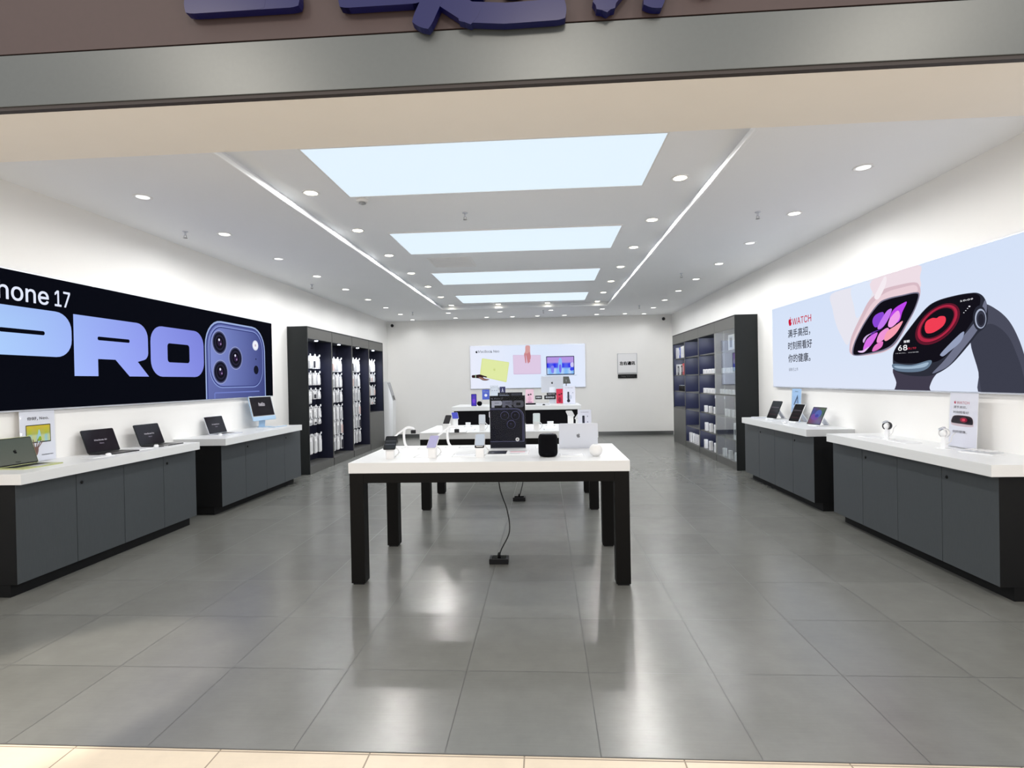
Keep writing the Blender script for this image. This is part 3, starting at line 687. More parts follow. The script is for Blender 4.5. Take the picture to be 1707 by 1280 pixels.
# floor sockets and cables
def socket(x, y, top, label, l2, sway):
    t = thing('floor_socket', label, 'socket', (x, y, 0), 0, 'floor sockets under the tables')
    MB().box(-.075, -.05, 0, .075, .05, .042, 'dark_plastic').build('housing', t, .003)
    MB().box(-.055, -.035, .042, .055, .035, .045, 'black_gloss').build('lid', t)
    c = thing('power_cable', l2, 'cable', (x, y, .045), 0, 'black power cables under the tables')
    p = spline([(0, 0, 0), (.02, 0, .06), (sway, 0, .20), (sway*.8, .03, .36), (sway*.15, .06, .52), (sway*-.15, .08, top-.045)], 8, False)
    MB().tube(p, .005, 'cable_black').build('flex', c); MB().lathe([(.013, 0), (.012, .02), (.007, .035)], 'dark_plastic', 12).build('plug', c)
socket(-.385, 4.28, .78, 'black floor socket box under the nearest table', 'black curved cable dropping from the nearest table', .085)
socket(-.33, 6.50, .78, 'black floor socket box under the middle table', 'short black cable dropping from the middle table', .05)

# ------------------------------------------------------------------ left accessory rack (4 bays)
BAY = [8.42, 9.42, 10.43, 11.45, 12.45]
BN = ['nearest', 'second', 'third', 'farthest']
RF = -3.74
t = thing('accessory_rack', 'tall dark four-bay rack of hanging accessories on the left wall', 'rack', (XL, 8.42, 0))
o = lambda y: y-8.42
D = RF-XL
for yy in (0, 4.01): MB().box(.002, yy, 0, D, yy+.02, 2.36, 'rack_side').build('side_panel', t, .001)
for yy in (.02, 4.004): MB().box(.03, yy, .13, D-.012, yy+.006, 2.17, 'navy_dark').build('side_lining', t)
for y in BAY[1:4]: MB().box(D-.012, o(y)-.012, .13, D-.002, o(y)+.012, 2.17, 'rack_wood').box(.03, o(y)-.012, .13, D-.012, o(y)+.012, 2.17, 'navy_dark').build('divider', t, .001)
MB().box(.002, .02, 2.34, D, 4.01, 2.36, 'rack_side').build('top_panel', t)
led_n = 0
for i in range(4):
    y0, y1 = o(BAY[i])+.02, o(BAY[i+1])-.012 if i < 3 else 4.01
    MB().box(D-.02, y0-.005, 2.17, D-.001, y1+.01, 2.34, 'rack_wood').build('header_panel', t, .001)
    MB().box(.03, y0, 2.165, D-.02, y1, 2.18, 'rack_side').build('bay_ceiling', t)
    MB().box(.002, y0, .05, .03, y1, 2.34, 'navy_dark').build('back_panel', t)
    MB().box(.03, y0, 0, D-.001, y1, .13, 'rack_wood').build('plinth', t, .001)
    ld = MB().lathe([(.026, 2.155), (.028, 2.165)], 'led', 20, (.26, (y0+y1)/2)).build('bay_light', t, .002)
    lamp('bay_lamp', 'SPOT', (.26, (y0+y1)/2, 2.14), 26, (.88, .92, 1), parent=t, spot_size=radians(140), spot_blend=.9, shadow_soft_size=.03)
    if i == 3: MB().box(.03, y0, .13, D-.001, y1, .79, 'rack_wood').build('cupboard_door', t, .001)
# rows: (top z, height) per bay
ROWS = [[(1.90, .20), (1.62, .20), (1.335, .15), (1.05, .16), (.865, .11), (.58, .30)],
        [(1.89, .23), (1.60, .23), (1.31, .22), (1.02, .25), (.745, .25), (.46, .25)],
        [(1.92, .25), (1.61, .24), (1.33, .25), (1.04, .25), (.76, .24), (.47, .25)],
        [(1.93, .24), (1.63, .17), (1.36, .20), (1.08, .12)]]
protos = {}
def mk_pack(h, win, wd=.092):
    key = (h, win)
    if key in protos: return protos[key]
    r = thing('accessory_pack', 'x', 'packaging', (0, 0, -5))
    hw = wd/2
    # card body hanging below the origin, facing +X, with a hang tab
    m = MB(); m.prism([(-hw, -h), (hw, -h), (hw, -.03), (.022, -.022), (.018, .012), (-.018, .012), (-.022, -.022), (-hw, -.03)], -.004, .004, 'card', 'X'); m.build('card', r)
    MB().prism(rrect(-hw+.016, -h+.016, hw-.016, -.05-h*.12, .008, 3), .0045, .016, win, 'X').build('blister', r, 0)
    protos[key] = r; return r
def mk_plain(h, wd=.092):
    key = ('plain', h)
    if key in protos: return protos[key]
    hw = wd/2
    m = MB(); m.prism([(-hw, -h), (hw, -h), (hw, -.03), (.022, -.022), (.018, .012), (-.018, .012), (-.022, -.022), (-hw, -.03)], -.008, .008, 'card', 'X'); r = m.build('accessory_pack')
    tag(r, 'x', 'packaging'); r.location = (0, 0, -5); protos[key] = r; return r
hook = None
WINS = ['card_grey', 'card', 'card_dark', 'card', 'card_grey', 'card_pink', 'card', 'card_grey']
WN = {'card_grey': 'grey', 'card': 'plain white', 'card_dark': 'dark', 'card_pink': 'pink', 'card_blue': 'blue'}
todo = []
for b in range(4):
    for r_, (zt, hh) in enumerate(ROWS[b]):
        for c_ in range(3):
            y = BAY[b]+.34+c_*.185; z = zt
            if hook is None:
                hk = MB().tube([(0, 0, 0), (.02, 0, 0), (.19, 0, 0), (.205, 0, .012)], .003, 'aluminium', 6).build('hook', t); hk.location = (.03, o(y), z)
                pt = MB().box(.192, -.022, .004, .197, .022, .040, 'paper').build('price_tag', hk, .002); hook = hk; upd()
            else:
                h2 = hook.copy(); COL.objects.link(h2); h2.parent = t; h2.location = (.03, o(y), z)
                for ch in hook.children: cc = ch.copy(); COL.objects.link(cc); cc.parent = h2
            w_ = WINS[(b*5+r_*3+c_*2+(r_*c_)) % 8]
            if b == 0 and r_ == 5: w_ = 'card'
            todo.append((b, r_, c_, y, z, hh, w_))
for (b, r_, c_, y, z, hh, w_) in todo:
    where = 'column %s of row %s, %s bay of the left rack' % (('one', 'two', 'three')[c_], ('one', 'two', 'three', 'four', 'five', 'six')[r_], BN[b])
    hv = hh
    if b == 0 and r_ == 2 and c_ == 0: hv = .22
    if b == 0 and r_ == 3 and c_ == 2: hv = .19
    for dpt in range(3):
        g = 'accessory packs in the %s bay of the left rack' % BN[b]
        xx = XL+.03+.175-.042*dpt
        if dpt == 0: p = mk_pack(hv, w_); lab = 'front hanging pack, %s' % where
        else: p = mk_plain(hv); lab = ('middle' if dpt == 1 else 'rearmost')+' hanging pack, %s' % where
        upd_needed = p.name not in _usedp
        if upd_needed: upd()
        put(p, (xx, y, z), lab, g)

# ------------------------------------------------------------------ right display cupboard (4 bays)
RX = 2.89
t = thing('display_cupboard', 'tall dark four-bay shelved cupboard of boxed goods on the right wall', 'cupboard', (XR, 8.45, 0))
BR = [8.45, 9.44, 10.45, 11.47, 12.47]; o = lambda y: y-8.45
D = XR-RX
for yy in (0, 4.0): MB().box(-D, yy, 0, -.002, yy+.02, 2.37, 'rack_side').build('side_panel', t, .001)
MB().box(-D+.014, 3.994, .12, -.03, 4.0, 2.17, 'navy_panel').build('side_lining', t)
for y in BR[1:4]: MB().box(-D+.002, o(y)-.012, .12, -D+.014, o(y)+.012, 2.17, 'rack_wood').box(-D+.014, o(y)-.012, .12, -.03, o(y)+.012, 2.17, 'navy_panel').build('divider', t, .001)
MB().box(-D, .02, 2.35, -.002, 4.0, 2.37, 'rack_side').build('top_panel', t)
SZ = [1.85, 1.49, 1.14, .79, .45]
for i in range(4):
    y0, y1 = o(BR[i])+(.02 if i == 0 else .012), o(BR[i+1])-.012 if i < 3 else 4.0
    MB().box(-D+.001, y0-.01, 2.17, -D+.02, y1+.01, 2.35, 'rack_wood').build('header_panel', t, .001)
    MB().box(-D+.02, y0, 2.165, -.03, y1, 2.18, 'rack_side').build('bay_ceiling', t)
    MB().box(-.03, y0, .05, -.002, y1, 2.35, 'rack_wood' if i == 0 else 'navy_panel').build('back_panel', t)
    MB().box(-D+.001, y0, 0, -.03, y1, .12, 'rack_wood').build('plinth', t, .001)
    zs = SZ if i < 3 else SZ[:4]
    for z in zs: MB().box(-D+.025, y0, z-.02, -.03, y1, z, 'rack_wood').build('shelf', t, .001)
    if i == 3: MB().box(-D+.001, y0, .12, -D+.02, y1, .77, 'rack_wood').build('cupboard_door', t, .001)
    for z in [2.165]+[q_-.02 for q_ in zs]:
        if i == 3 and z < .8: continue
        MB().box(-.10, (y0+y1)/2-.03, z-.006, -.05, (y0+y1)/2+.03, z, 'led').build('shelf_light', t)
        lamp('shelf_lamp', 'POINT', (-.09, (y0+y1)/2, z-.035), 1.5, (.86, .91, 1), parent=t, shadow_soft_size=.03)
for k, (za, zb) in enumerate(((1.15, 2.165), (.125, 1.13))):
    for j, (ya, yb) in enumerate(((.022, .50), (.505, .98))):
        d = MB().box(0, 0, za, .005, yb-ya, zb, 'cabinet_glass').build('glass_door', t, 0, (-D, ya, 0), radians(1.5))
        d['label'] = 'clear glass door'
        MB().box(-.006, yb-ya-.03, za+.02 if k == 0 else zb-.06, 0, yb-ya-.01, za+.06 if k == 0 else zb-.02, 'aluminium').build('lock', d)
MB().box(-D+.002, .02, 1.128, -D+.02, .98, 1.152, 'rack_wood').build('door_rail', t)

bp = {}
def goods(y, z, wy, hz, dx, mt, label, group, x=2.955, art=None):
    key = (round(wy, 3), round(hz, 3), mt, art, dx)
    if key not in bp:
        r = thing('product_box', 'x', 'box', (0, 0, -5), 0, None)
        MB().box(-dx/2, -wy/2, 0, dx/2, wy/2, hz, mt).build('carton', r, .002)
        a = Art(lambda u, v, h: Vector((-dx/2-.001-h, -u, v)), .0004)
        if art == 'speaker': a.poly(rrect(-wy*.16, hz*.28, wy*.16, hz*.62, wy*.15), (30, 30, 36)); a.poly(rrect(-wy*.05, hz*.6, wy*.05, hz*.85, wy*.04), (40, 40, 48))
        elif art == 'case': a.rect(-wy*.35, hz*.1, wy*.35, hz*.9, (200, 206, 222)); a.rect(-wy*.2, hz*.2, wy*.2, hz*.8, (60, 66, 96))
        else: a.poly(rrect(-wy*.26, hz*.25, wy*.26, hz*.8, wy*.08), (206, 209, 216)); a.rect(-wy*.3, hz*.1, wy*.3, hz*.15, (160, 162, 170))
        a.build('printed_label', r); bp[key] = r; upd()
    return put(bp[key], (x, y, z), label, group)
def rowof(bay, zi, n, wy, hz, ya, yb, mt='card', dx=.12, art=None, zname=''):
    z = SZ[zi] if zi < 5 else .12
    for k in range(n):
        y = ya+(yb-ya)*(k/(n-1) if n > 1 else .5)
        goods(y, z+.0005, wy, hz, dx, mt, 'white carton, %s from the front, %s of %s bay, right cupboard' % (ORD[k+1], zname, BN[bay]), 'boxed goods in the right cupboard', art=art)
SN = ['the top shelf', 'shelf two', 'shelf three', 'shelf four', 'shelf five', 'the floor']
b = BR[0]
goods(b+.42, SZ[0], .26, .25, .10, 'card', 'white framed box behind glass on the top shelf of the right cupboard', 'boxed goods in the right cupboard', x=3.02, art='case')
rowof(0, 1, 5, .10, .085, b+.14, b+.74, dx=.045, zname=SN[1]); rowof(0, 2, 5, .10, .085, b+.24, b+.84, dx=.045, zname=SN[2])
goods(b+.10, SZ[2], .10, .16, .05, 'card', 'tall white carton behind glass at the near end of shelf three', 'boxed goods in the right cupboard', x=2.96)
rowof(0, 3, 4, .07, .12, b+.10, b+.64, dx=.04, zname=SN[3])
goods(b+.16, SZ[4], .13, .26, .07, 'card', 'tall white speaker carton behind glass in the nearest bay', 'boxed goods in the right cupboard', art='speaker', x=2.96)
rowof(0, 5, 3, .075, .13, b+.18, b+.76, dx=.05, zname=SN[5])
b = BR[1]
rowof(1, 1, 5, .13, .085, b+.12, b+.80, dx=.04, zname=SN[1]); rowof(1, 2, 5, .13, .09, b+.12, b+.80, dx=.04, zname=SN[2]); rowof(1, 3, 3, .08, .12, b+.22, b+.78, dx=.048, zname=SN[3])
rowof(1, 4, 3, .08, .15, b+.22, b+.76, dx=.048, zname=SN[4]); rowof(1, 5, 3, .085, .16, b+.22, b+.82, dx=.05, zname=SN[5])
b = BR[2]
rowof(2, 5, 5, .11, .19, b+.12, b+.84, dx=.045, zname=SN[5])
for zi in (0, 2, 3, 4): goods(b+.10, SZ[zi], .10, .15, .09, 'card', 'lone white carton at the near end of %s in the third bay' % SN[zi], 'boxed goods in the right cupboard', x=3.02)
goods(BR[1]+.10, SZ[0], .10, .17, .09, 'card', 'lone white carton on the top shelf in the second bay', 'boxed goods in the right cupboard', x=3.02)
b = BR[3]
for k, (mt, hz, ll) in enumerate((('card', .24, 'white'), ('card', .235, 'cream white'), ('card_blue', .22, 'blue'), ('card', .21, 'short white'), ('card_grey', .23, 'pale grey'))):
    goods(b+.12+k*.14, SZ[0], .10, hz, .12, mt, '%s upright carton, %s from the front, top shelf of the farthest bay' % (ll, ORD[k+1]), 'cartons in the farthest bay')
for k, (mt, hz, ll) in enumerate((('card_red', .235, 'red'), ('card_dark', .20, 'black'), ('card', .22, 'white'), ('card_dark', .19, 'dark'), ('card_grey', .23, 'silver'))):
    goods(b+.12+k*.14, SZ[1], .105, hz, .12, mt, '%s upright carton, %s from the front, shelf two of the farthest bay' % (ll, ORD[k+1]), 'cartons in the farthest bay')
bt = thing('portable_speaker', 'x', 'speaker', (0, 0, -5), 0, 'dark speakers in the farthest bay')
MB().lathe([(.035, 0), (.04, .01), (.04, .11), (.034, .12)], 'dark_plastic', 18).build('body', bt); MB().lathe([(.034, .12), (.03, .124)], 'aluminium', 18).build('top_ring', bt); upd()
for k in range(4): put(bt, (2.97, b+.14+k*.17, SZ[2]), 'small dark cylinder speaker, %s from the front, shelf three of the farthest bay' % ORD[k+1])

# ------------------------------------------------------------------ electronics
def laptop(label, x, y, z, rz, body='aluminium', W=.31, Dp=.215, lid=105, screen='art', lines=None, logo=None, keyc='dark_plastic', cat='laptop'):
    """local frame: hinge along X at the origin, base towards -Y, screen facing -Y"""
    t = thing('laptop', label, cat, (x, y, z), rz, 'laptops on the counters')
    b = MB().prism(rrect(-W/2, -Dp, W/2, 0, .012, 4), 0, .008, body).build('base', t, .001)
    MB().box(-W/2+.02, -Dp*.56, .008, W/2-.02, -.012, .0088, keyc).build('keyboard', b); MB().box(-.055, -Dp+.01, .008, .055, -Dp*.6, .0086, 'card_grey' if body != 'midnight' else 'midnight').build('trackpad', b)
    M = Matrix.Translation((0, 0, .009)) @ Matrix.Rotation(radians(-(lid-90)), 4, 'X')
    l = MB(M).prism(rrect(-W/2, 0, W/2, Dp, .012, 4), -.001, .005, body, 'Y').build('lid', t, .0008)
    MB(M).prism(rrect(-W/2+.003, .003, W/2-.003, Dp-.003, .010, 4), -.0025, -.0012, 'black_gloss', 'Y').build('bezel', l)
    fr = lambda u, v, h: M @ Vector((u, -.0027-h, v))
    a = Art(fr)
    if lines == 'off': a.rect(-W/2+.01, .012, W/2-.01, Dp-.01, (14, 12, 18)); 
    else: a.grid(-W/2+.01, .012, W/2-.01, Dp-.01, lambda u, v: (26, 16, 28), 4, 3)  # purplish glow stands in for the opposite sign mirrored in the screen
    if lines == 'logo':
        a.grid(-W/2+.008, .012, W/2-.008, Dp-.008, lambda u, v: (int(104-60*v), int(108-40*v), int(98-30*v)), 4, 3); apple(a, 0, Dp*.42, .034, (14, 16, 14)); a.text('Neo', -.018, .02, .018, .03, (30, 34, 26), .02)
    elif lines and lines != 'off':
        a.text(lines, -.06, Dp*.5, .06, Dp*.5+.014, (220, 214, 226), .01); a.text('Neo', -.02, Dp*.5-.03, .02, Dp*.5-.018, (180, 170, 190), 0)
    a.build('screen', l, 'art_screen')
    if logo:
        a = Art(lambda u, v, h: M @ Vector((-u, .0055+h, v))); apple(a, 0, Dp*.5-.018, .036, logo); a.build('logo', l)
    return t
R90 = pi/2
# left counters: aisle is +X. local -Y (screen side) to +X : rz = +90 deg
laptop('yellow-green laptop with olive screen showing dark apple logo, nearest on left counter', -3.955, 3.86, ZC, radians(88), 'citrus', lid=108, lines='logo')
laptop('dark-screened laptop, middle of three on the near left counter', -3.93, 4.63, ZC, radians(82), 'midnight', lid=112, lines='MacBook Air')
laptop('laptop with purple reflection tinted into its screen, farthest on the near left counter', -3.90, 5.19, ZC, radians(86), 'midnight', lid=111, lines='MacBook Pro')
laptop('small laptop on the far left counter in front of the desktop computer', -3.93, 6.33, ZC, radians(84), 'aluminium', lid=110, lines='Hello')

def all_in_one(label, x, y, z, rz, body, chin, W=.50, Hh=.33, tilt=8, lift=.095):
    t = thing('desktop_computer', label, 'computer', (x, y, z), rz)
    MB().prism(rrect(-.075, -.07, .075, .075, .01, 4), 0, .006, body).build('foot', t, .001)
    MB(Matrix.Translation((0, .055, 0)) @ Matrix.Rotation(radians(6), 4, 'X')).box(-.06, 0, .004, .06, .008, lift+.105, body).build('stand', t, .001)
    M = Matrix.Translation((0, 0, lift)) @ Matrix.Rotation(radians(-tilt), 4, 'X')
    s = MB(M).prism(rrect(-W/2, 0, W/2, Hh+.05, .014, 4), .0, .012, body, 'Y').build('display_body', t, .001)
    MB(M).box(-W/2+.002, -.001, .002, W/2-.002, .0, .052, chin).build('chin', s)
    a = Art(lambda u, v, h: M @ Vector((u, -.001-h, v))); a.rect(-W/2+.004, .056, W/2-.004, Hh+.046, (230, 232, 236)); a.rect(-W/2+.014, .064, W/2-.014, Hh+.036, (24, 18, 28)); a.text('hello', -.06, .2, .06, .25, (225, 220, 230), .02); a.build('screen', s, 'art_screen')
    return t, s, M
all_in_one('pale blue desktop computer with dark screen at the far end of the left counter', -3.86, 7.30, ZC, radians(80), 'sky_blue', 'sky_blue', .46, .29, 14)
for k, (x, y, rz, l) in enumerate(((-3.70, 7.33, 84, 'low white keyboard in front of the pale blue desktop computer'),)):
    t = thing('keyboard', l, 'keyboard', (x, y, ZC), radians(rz)); MB().prism(rrect(-.14, -.055, .14, .055, .01, 4), 0, .008, 'sky_blue').build('case', t, .001)
    m = MB()
    for i in range(12):
        for j in range(4): m.box(-.13+i*.0218, -.045+j*.023, .008, -.112+i*.0218, -.026+j*.023, .0095, 'white_plastic')
    m.build('keys', t)

# ---- poster stands (print in clear acrylic holder); local frame: print faces -Y, centred on X, standing on Z=0
def poster_stand(label, x, y, z, rz, W, Hh, draw, lean=6, back=.07, name='poster_stand', group='acrylic poster stands'):
    t = thing(name, label, 'poster stand', (x, y, z), rz, group)
    M = Matrix.Translation((0, 0, .004)) @ Matrix.Rotation(radians(-lean), 4, 'X')
    MB().box(-W/2, -.02, 0, W/2, back, .003, 'acrylic').build('foot', t)
    MB(M).box(-W/2, .0, 0, W/2, .0025, Hh, 'white_gloss').build('print_sheet', t)
    MB(M).box(-W/2-.004, -.006, 0, W/2+.004, -.003, Hh+.005, 'acrylic').build('clear_cover', t)
    a = Art(lambda u, v, h: M @ Vector((u, -.0003-h, v)), .0002); draw(a, W, Hh); a.build('printed_artwork', t)
    return t
def hands(a, u, v, s):
    for dx, ang in ((-.035, 100), (0, 75), (.03, 60), (.055, 50)):
        L = .07*s; an = radians(ang); p = Vector((u+dx*s*.3, v)); q_ = p+Vector((cos(an), sin(an)))*L*1.5; n = Vector((-sin(an), cos(an)))*.006*s
        a.poly([tuple(p-n), tuple(q_-n*.7), tuple(q_+n*.7), tuple(p+n)], (120, 92, 88))
    a.poly(spline([(u-.02*s, v-.06*s), (u+.012*s, v-.065*s), (u+.03*s, v-.01*s), (u+.02*s, v+.02*s), (u-.015*s, v+.015*s)], 4), (130, 100, 94))
def d_neo(a, W, Hh):
    a.grid(-W/2, 0, W/2, Hh, lambda u, v: (234, 236, 246), 3, 3)
    a.text('你好, Neo.', -W*.29, Hh*.75, W*.33, Hh*.815, (40, 40, 52), .012, 'cjk')
    a.poly(rrect(-W*.34, Hh*.34, W*.37, Hh*.67, .006), (44, 56, 52))
    def g(u, v):
        k = (v-Hh*.355)/(Hh*.3); s_ = abs(sin(u*45))
        return (int(150+70*k), int(200-10*s_), int(60+90*(1-k)*s_)) if k > .45 else (int(150+60*s_), int(205+10*s_), int(150+80*(1-s_)))
    a.grid(-W*.32, Hh*.36, W*.35, Hh*.655, g, 16, 8)
    a.poly(spline([(-.01, Hh*.36), (.0, Hh*.52), (W*.03, Hh*.58), (W*.07, Hh*.52), (W*.08, Hh*.36)], 4), (170, 215, 225)); a.poly(spline([(-.01, Hh*.38), (W*.09, Hh*.38), (W*.06, Hh*.46)], 4), (150, 190, 40))
    hands(a, -W*.08, Hh*.23, .75)
    a.text('MacBook Neo', W*.08, Hh*.10, W*.42, Hh*.122, (60, 60, 70), .01)
poster_stand('white laptop poster with green screen picture on the near left counter', -4.03, 4.10, ZC, radians(90), .30, .435, d_neo, 1, .01)
def d_watch(a, W, Hh):
    a.grid(-W/2, 0, W/2, Hh, lambda u, v: (236, 236, 247), 3, 3)
    apple(a, -W*.31, Hh*.80, .024, (190, 60, 90)); a.text('WATCH', -W*.25, Hh*.80, W*.20, Hh*.85, (190, 70, 95), 0)
    a.text('满手高招，', -W*.36, Hh*.715, W*.12, Hh*.765, (84, 84, 92), 0, 'cjk'); a.text('时刻照看好', -W*.36, Hh*.62, W*.2, Hh*.67, (84, 84, 92), 0, 'cjk')
    P = lambda pts: [(x*W, y*Hh) for x, y in pts]
    a.poly(P(spline([(-.43, .44), (-.42, .50), (-.30, .585), (.15, .59), (.33, .55), (.37, .44), (.33, .40), (.0, .385), (-.36, .40)], 5)), (216, 196, 204)); a.poly(P(spline([(-.42, .46), (-.40, .52), (-.29, .58), (.14, .585), (.32, .55), (.355, .46), (.30, .43), (-.05, .435), (-.36, .44)], 5)), (34, 24, 36))
    a.poly(P(ell(.03, .51, .13, .045)), (150, 30, 60)); a.poly(P(ell(.03, .51, .06, .022)), (235, 70, 100)); a.text('你的健康。', -W*.36, Hh*.26, W*.16, Hh*.31, (84, 84, 92), 0, 'cjk')
poster_stand('white watch poster with red lettering standing on the near right counter', 3.13, 4.30, ZC, radians(-90), .275, .41, d_watch, 3)
def d_tab(a, W, Hh):
    a.grid(-W/2, 0, W/2, Hh, lambda u, v: (168, 204, 244), 3, 3)
    a.text('iPad Air', -W*.16, Hh*.9, W*.16, Hh*.93, (40, 50, 80), .01)
    P = lambda pts: [(x*W, y*Hh) for x, y in pts]
    a.poly(P([(-.28, .50), (.12, .82), (.34, .30), (.28, .28), (.10, .70), (-.20, .46)]), (58, 84, 122)); a.poly(P([(-.24, .50), (-.20, .46), (.05, .20), (.10, .22)]), (64, 92, 132))
    a.poly(P([(-.08, .48), (.10, .66), (.22, .40), (.05, .26)]), (120, 160, 210)); a.poly(P([(-.42, .40), (-.38, .40), (-.08, .08), (-.13, .08)]), (80, 112, 160)); a.poly(P([(.02, .34), (.05, .34), (.1, .06), (.06, .06)]), (80, 112, 160))
poster_stand('light blue tablet poster standing behind the tablets on the far right counter', 3.14, 7.05, ZC, radians(-90), .25, .40, d_tab, 3)

# ---- tablets on clear stands (right far counter); local: screen faces -Y
def tablet(label, x, y, z, rz, W, Hh, tilt, frame, picture, arm, h0=.012):
    t = thing('tablet', label, 'tablet', (x, y, z), rz, 'tablets on the far right counter')
    M = Matrix.Translation((0, 0, h0)) @ Matrix.Rotation(radians(-tilt), 4, 'X')
    MB(M).prism(rrect(-W/2, 0, W/2, Hh, .012, 4), 0, .007, frame, 'Y').build('body', t, .001)
    a = Art(lambda u, v, h: M @ Vector((u, -.0005-h, v)), .0003); a.rect(-W/2+.004, .004, W/2-.004, Hh-.004, (10, 10, 13), .008)
    if picture: 
        a.grid(-W/2+.012, .012, W/2-.012, Hh-.012, lambda u, v: (92+int(30*sin(v*30)), 86+int(20*sin(u*30)), 112+int(40*sin((u+v)*18))), 8, 8)
        a.poly(ell(-.02, Hh*.45, W*.28, W*.2), (120, 70, 165)); a.poly(ell(.01, Hh*.62, W*.22, W*.24), (80, 100, 190)); a.poly(ell(.0, Hh*.5, W*.12, W*.1), (60, 56, 170))
    else:
        for k, c in enumerate(((70, 40, 50), (58, 34, 44), (90, 80, 90))): a.rect(-W/2+.02, Hh*(.2+.2*k), W/2-.02, Hh*(.2+.2*k)+.012, c)
    a.build('screen', t, 'art_screen')
    s = thing('tablet_stand', 'white angled stand holding the '+arm, 'stand', (x, y, z), rz, 'tablet stands')
    bk = Matrix.Translation((0, 0, 0))
    yb = Hh*sin(radians(tilt))
    MB().prism(rrect(-.06, .005, .06, yb+.095, .015, 4), 0, .006, 'white_gloss').build('foot', s, .001)
    zt = Hh*.62*cos(radians(tilt)); yt = Hh*.62*sin(radians(tilt))+.018
    MB().prism([(yt-.004, zt), (yt+.006, zt+.004), (yb+.085, .008), (yb+.07, .006)], -.035, .035, 'aluminium', 'X').build('prop', s, .001)
    MB().box(-W*.3, -.012, 0, W*.3, .006, h0-.001, 'white_gloss').build('ledge', s, .001)
    return t
tablet('tall dark tablet farthest on the far right counter', 2.99, 7.42, ZC, radians(-78), .20, .245, 24, 'midnight', False, 'farthest tablet')
tablet('dark tablet in white frame in the middle of the far right counter', 3.0, 6.80, ZC, radians(-76), .18, .235, 26, 'white_gloss', False, 'middle tablet')
tablet('tablet with purple picture nearest on the far right counter', 3.0, 6.31, ZC, radians(-72), .20, .225, 28, 'white_gloss', True, 'purple-screened tablet')
def sensor(label, x, y, z, rz, parent=None):
    t = thing('display_alarm', label, 'alarm', (x, y, z), rz, 'white security puck alarms'); MB().lathe([(.022, 0), (.024, .006), (.018, .02), (.008, .024)], 'white_gloss', 18).build('puck', t)
    MB().tube(spline([(.01, 0, .004), (.04, .02, .004), (.07, -.01, .004), (.10, .01, .004)], 5, False), .0022, 'cable_white').build('cord', t)
sensor('white puck alarm before the farthest tablet', 2.88, 7.28, ZC, 1.2); sensor('white puck alarm before the middle tablet', 2.88, 6.74, ZC, 1.4)
sensor('white puck alarm beside the middle laptop on the near left counter', -3.72, 4.42, ZC, .4); sensor('white puck alarm beside the farthest laptop on the near left counter', -3.74, 5.02, ZC, .8)
sensor('white puck alarm near the small laptop on the far left counter', -3.78, 6.12, ZC, .8)

# ---- round charging mat / headphones tray on right far counter
t = thing('charging_tray', 'flat silver-edged tray at the far end of the far right counter', 'tray', (2.95, 7.66, ZC))
MB().prism(rrect(-.11, -.08, .11, .08, .03, 5), 0, .010, 'aluminium').build('rim', t, .002); MB().prism(rrect(-.09, -.06, .09, .06, .025, 5), .010, .013, 'white_gloss').build('inlay', t)

# ---- cards and leaflets lying flat
cardp = {}
def flat_card(x, y, z, rz, W, Dp, label, group, fn=None, th=.004, name='price_card', cat='price card'):
    t = thing(name, label, cat, (x, y, z), rz, group)
    MB().prism(rrect(-W/2, -Dp/2, W/2, Dp/2, .006, 3), 0, th, 'white_gloss').build('holder', t, .0008)
    a = Art(lambda u, v, h: Vector((u, v, th+h)), .0002); a.rect(-W/2+.008, -Dp/2+.008, W/2-.008, Dp/2-.008, (236, 238, 241))
    if fn: fn(a, W, Dp)
    else:
        for k in range(4): a.rect(-W/2+.02, Dp/2-.03-k*.022, -W/2+.02+(W-.04)*(.9-.12*k), Dp/2-.026-k*.022, (196, 198, 204))
    a.build('insert', t); return t
TZ = .87
def d_broch(a, W, Dp):
    a.rect(-W/2+.012, -Dp/2+.03, -W*.02, Dp/2-.012, (42, 44, 54)); a.poly(ell(-W*.3, Dp*.15, .03, .02), (90, 94, 108)); a.poly(ell(-W*.16, Dp*.12, .022, .016), (78, 80, 96)); a.poly(ell(-W*.33, -Dp*.12, .012), (150, 150, 160))
    a.rect(W*.06, -Dp*.05, W*.4, Dp*.25, (238, 206, 214)); a.rect(W*.02, Dp*.28, W*.44, Dp*.33, (58, 52, 60)); a.rect(W*.06, -Dp*.3, W*.3, -Dp*.24, (180, 182, 190))
flat_card(-.30, 4.24, TZ, 0, .34, .24, 'open leaflet with black photo in front of the dark phone poster', 'leaflets on the nearest table', d_broch, name='leaflet', cat='leaflet')
flat_card(-.90, 4.10, TZ, -.05, .18, .16, 'clear white price card between first and second phone stands, nearest table', 'price cards on the nearest table')
flat_card(-.62, 4.12, TZ, .03, .18, .16, 'clear white price card between second and third phone stands, nearest table', 'price cards on the nearest table')
flat_card(.19, 4.08, TZ, 0, .18, .14, 'white tray card between black speaker and white round speaker', 'price cards on the nearest table')
flat_card(-1.0, 4.58, TZ, 0, .16, .12, 'white price card at the rear left of the nearest table', 'price cards on the nearest table')
flat_card(-.02, 4.55, TZ, 0, .14, .12, 'white price card between dark poster and silver laptop', 'price cards on the nearest table')
flat_card(-.64, 4.62, TZ, 0, .2, .1, 'white price card at the rear between the white arms and dark poster', 'price cards on the nearest table')
flat_card(-3.76, 4.36, ZC, 1.4, .19, .14, 'white leaflet left of the middle laptop on near left counter', 'leaflets on the left counters')
flat_card(-3.78, 4.86, ZC, 1.5, .19, .13, 'white leaflet between middle and farthest laptops, near left counter', 'leaflets on the left counters')
flat_card(-3.66, 6.10, ZC, 1.5, .17, .12, 'white price card at the near end of the far left counter', 'leaflets on the left counters')
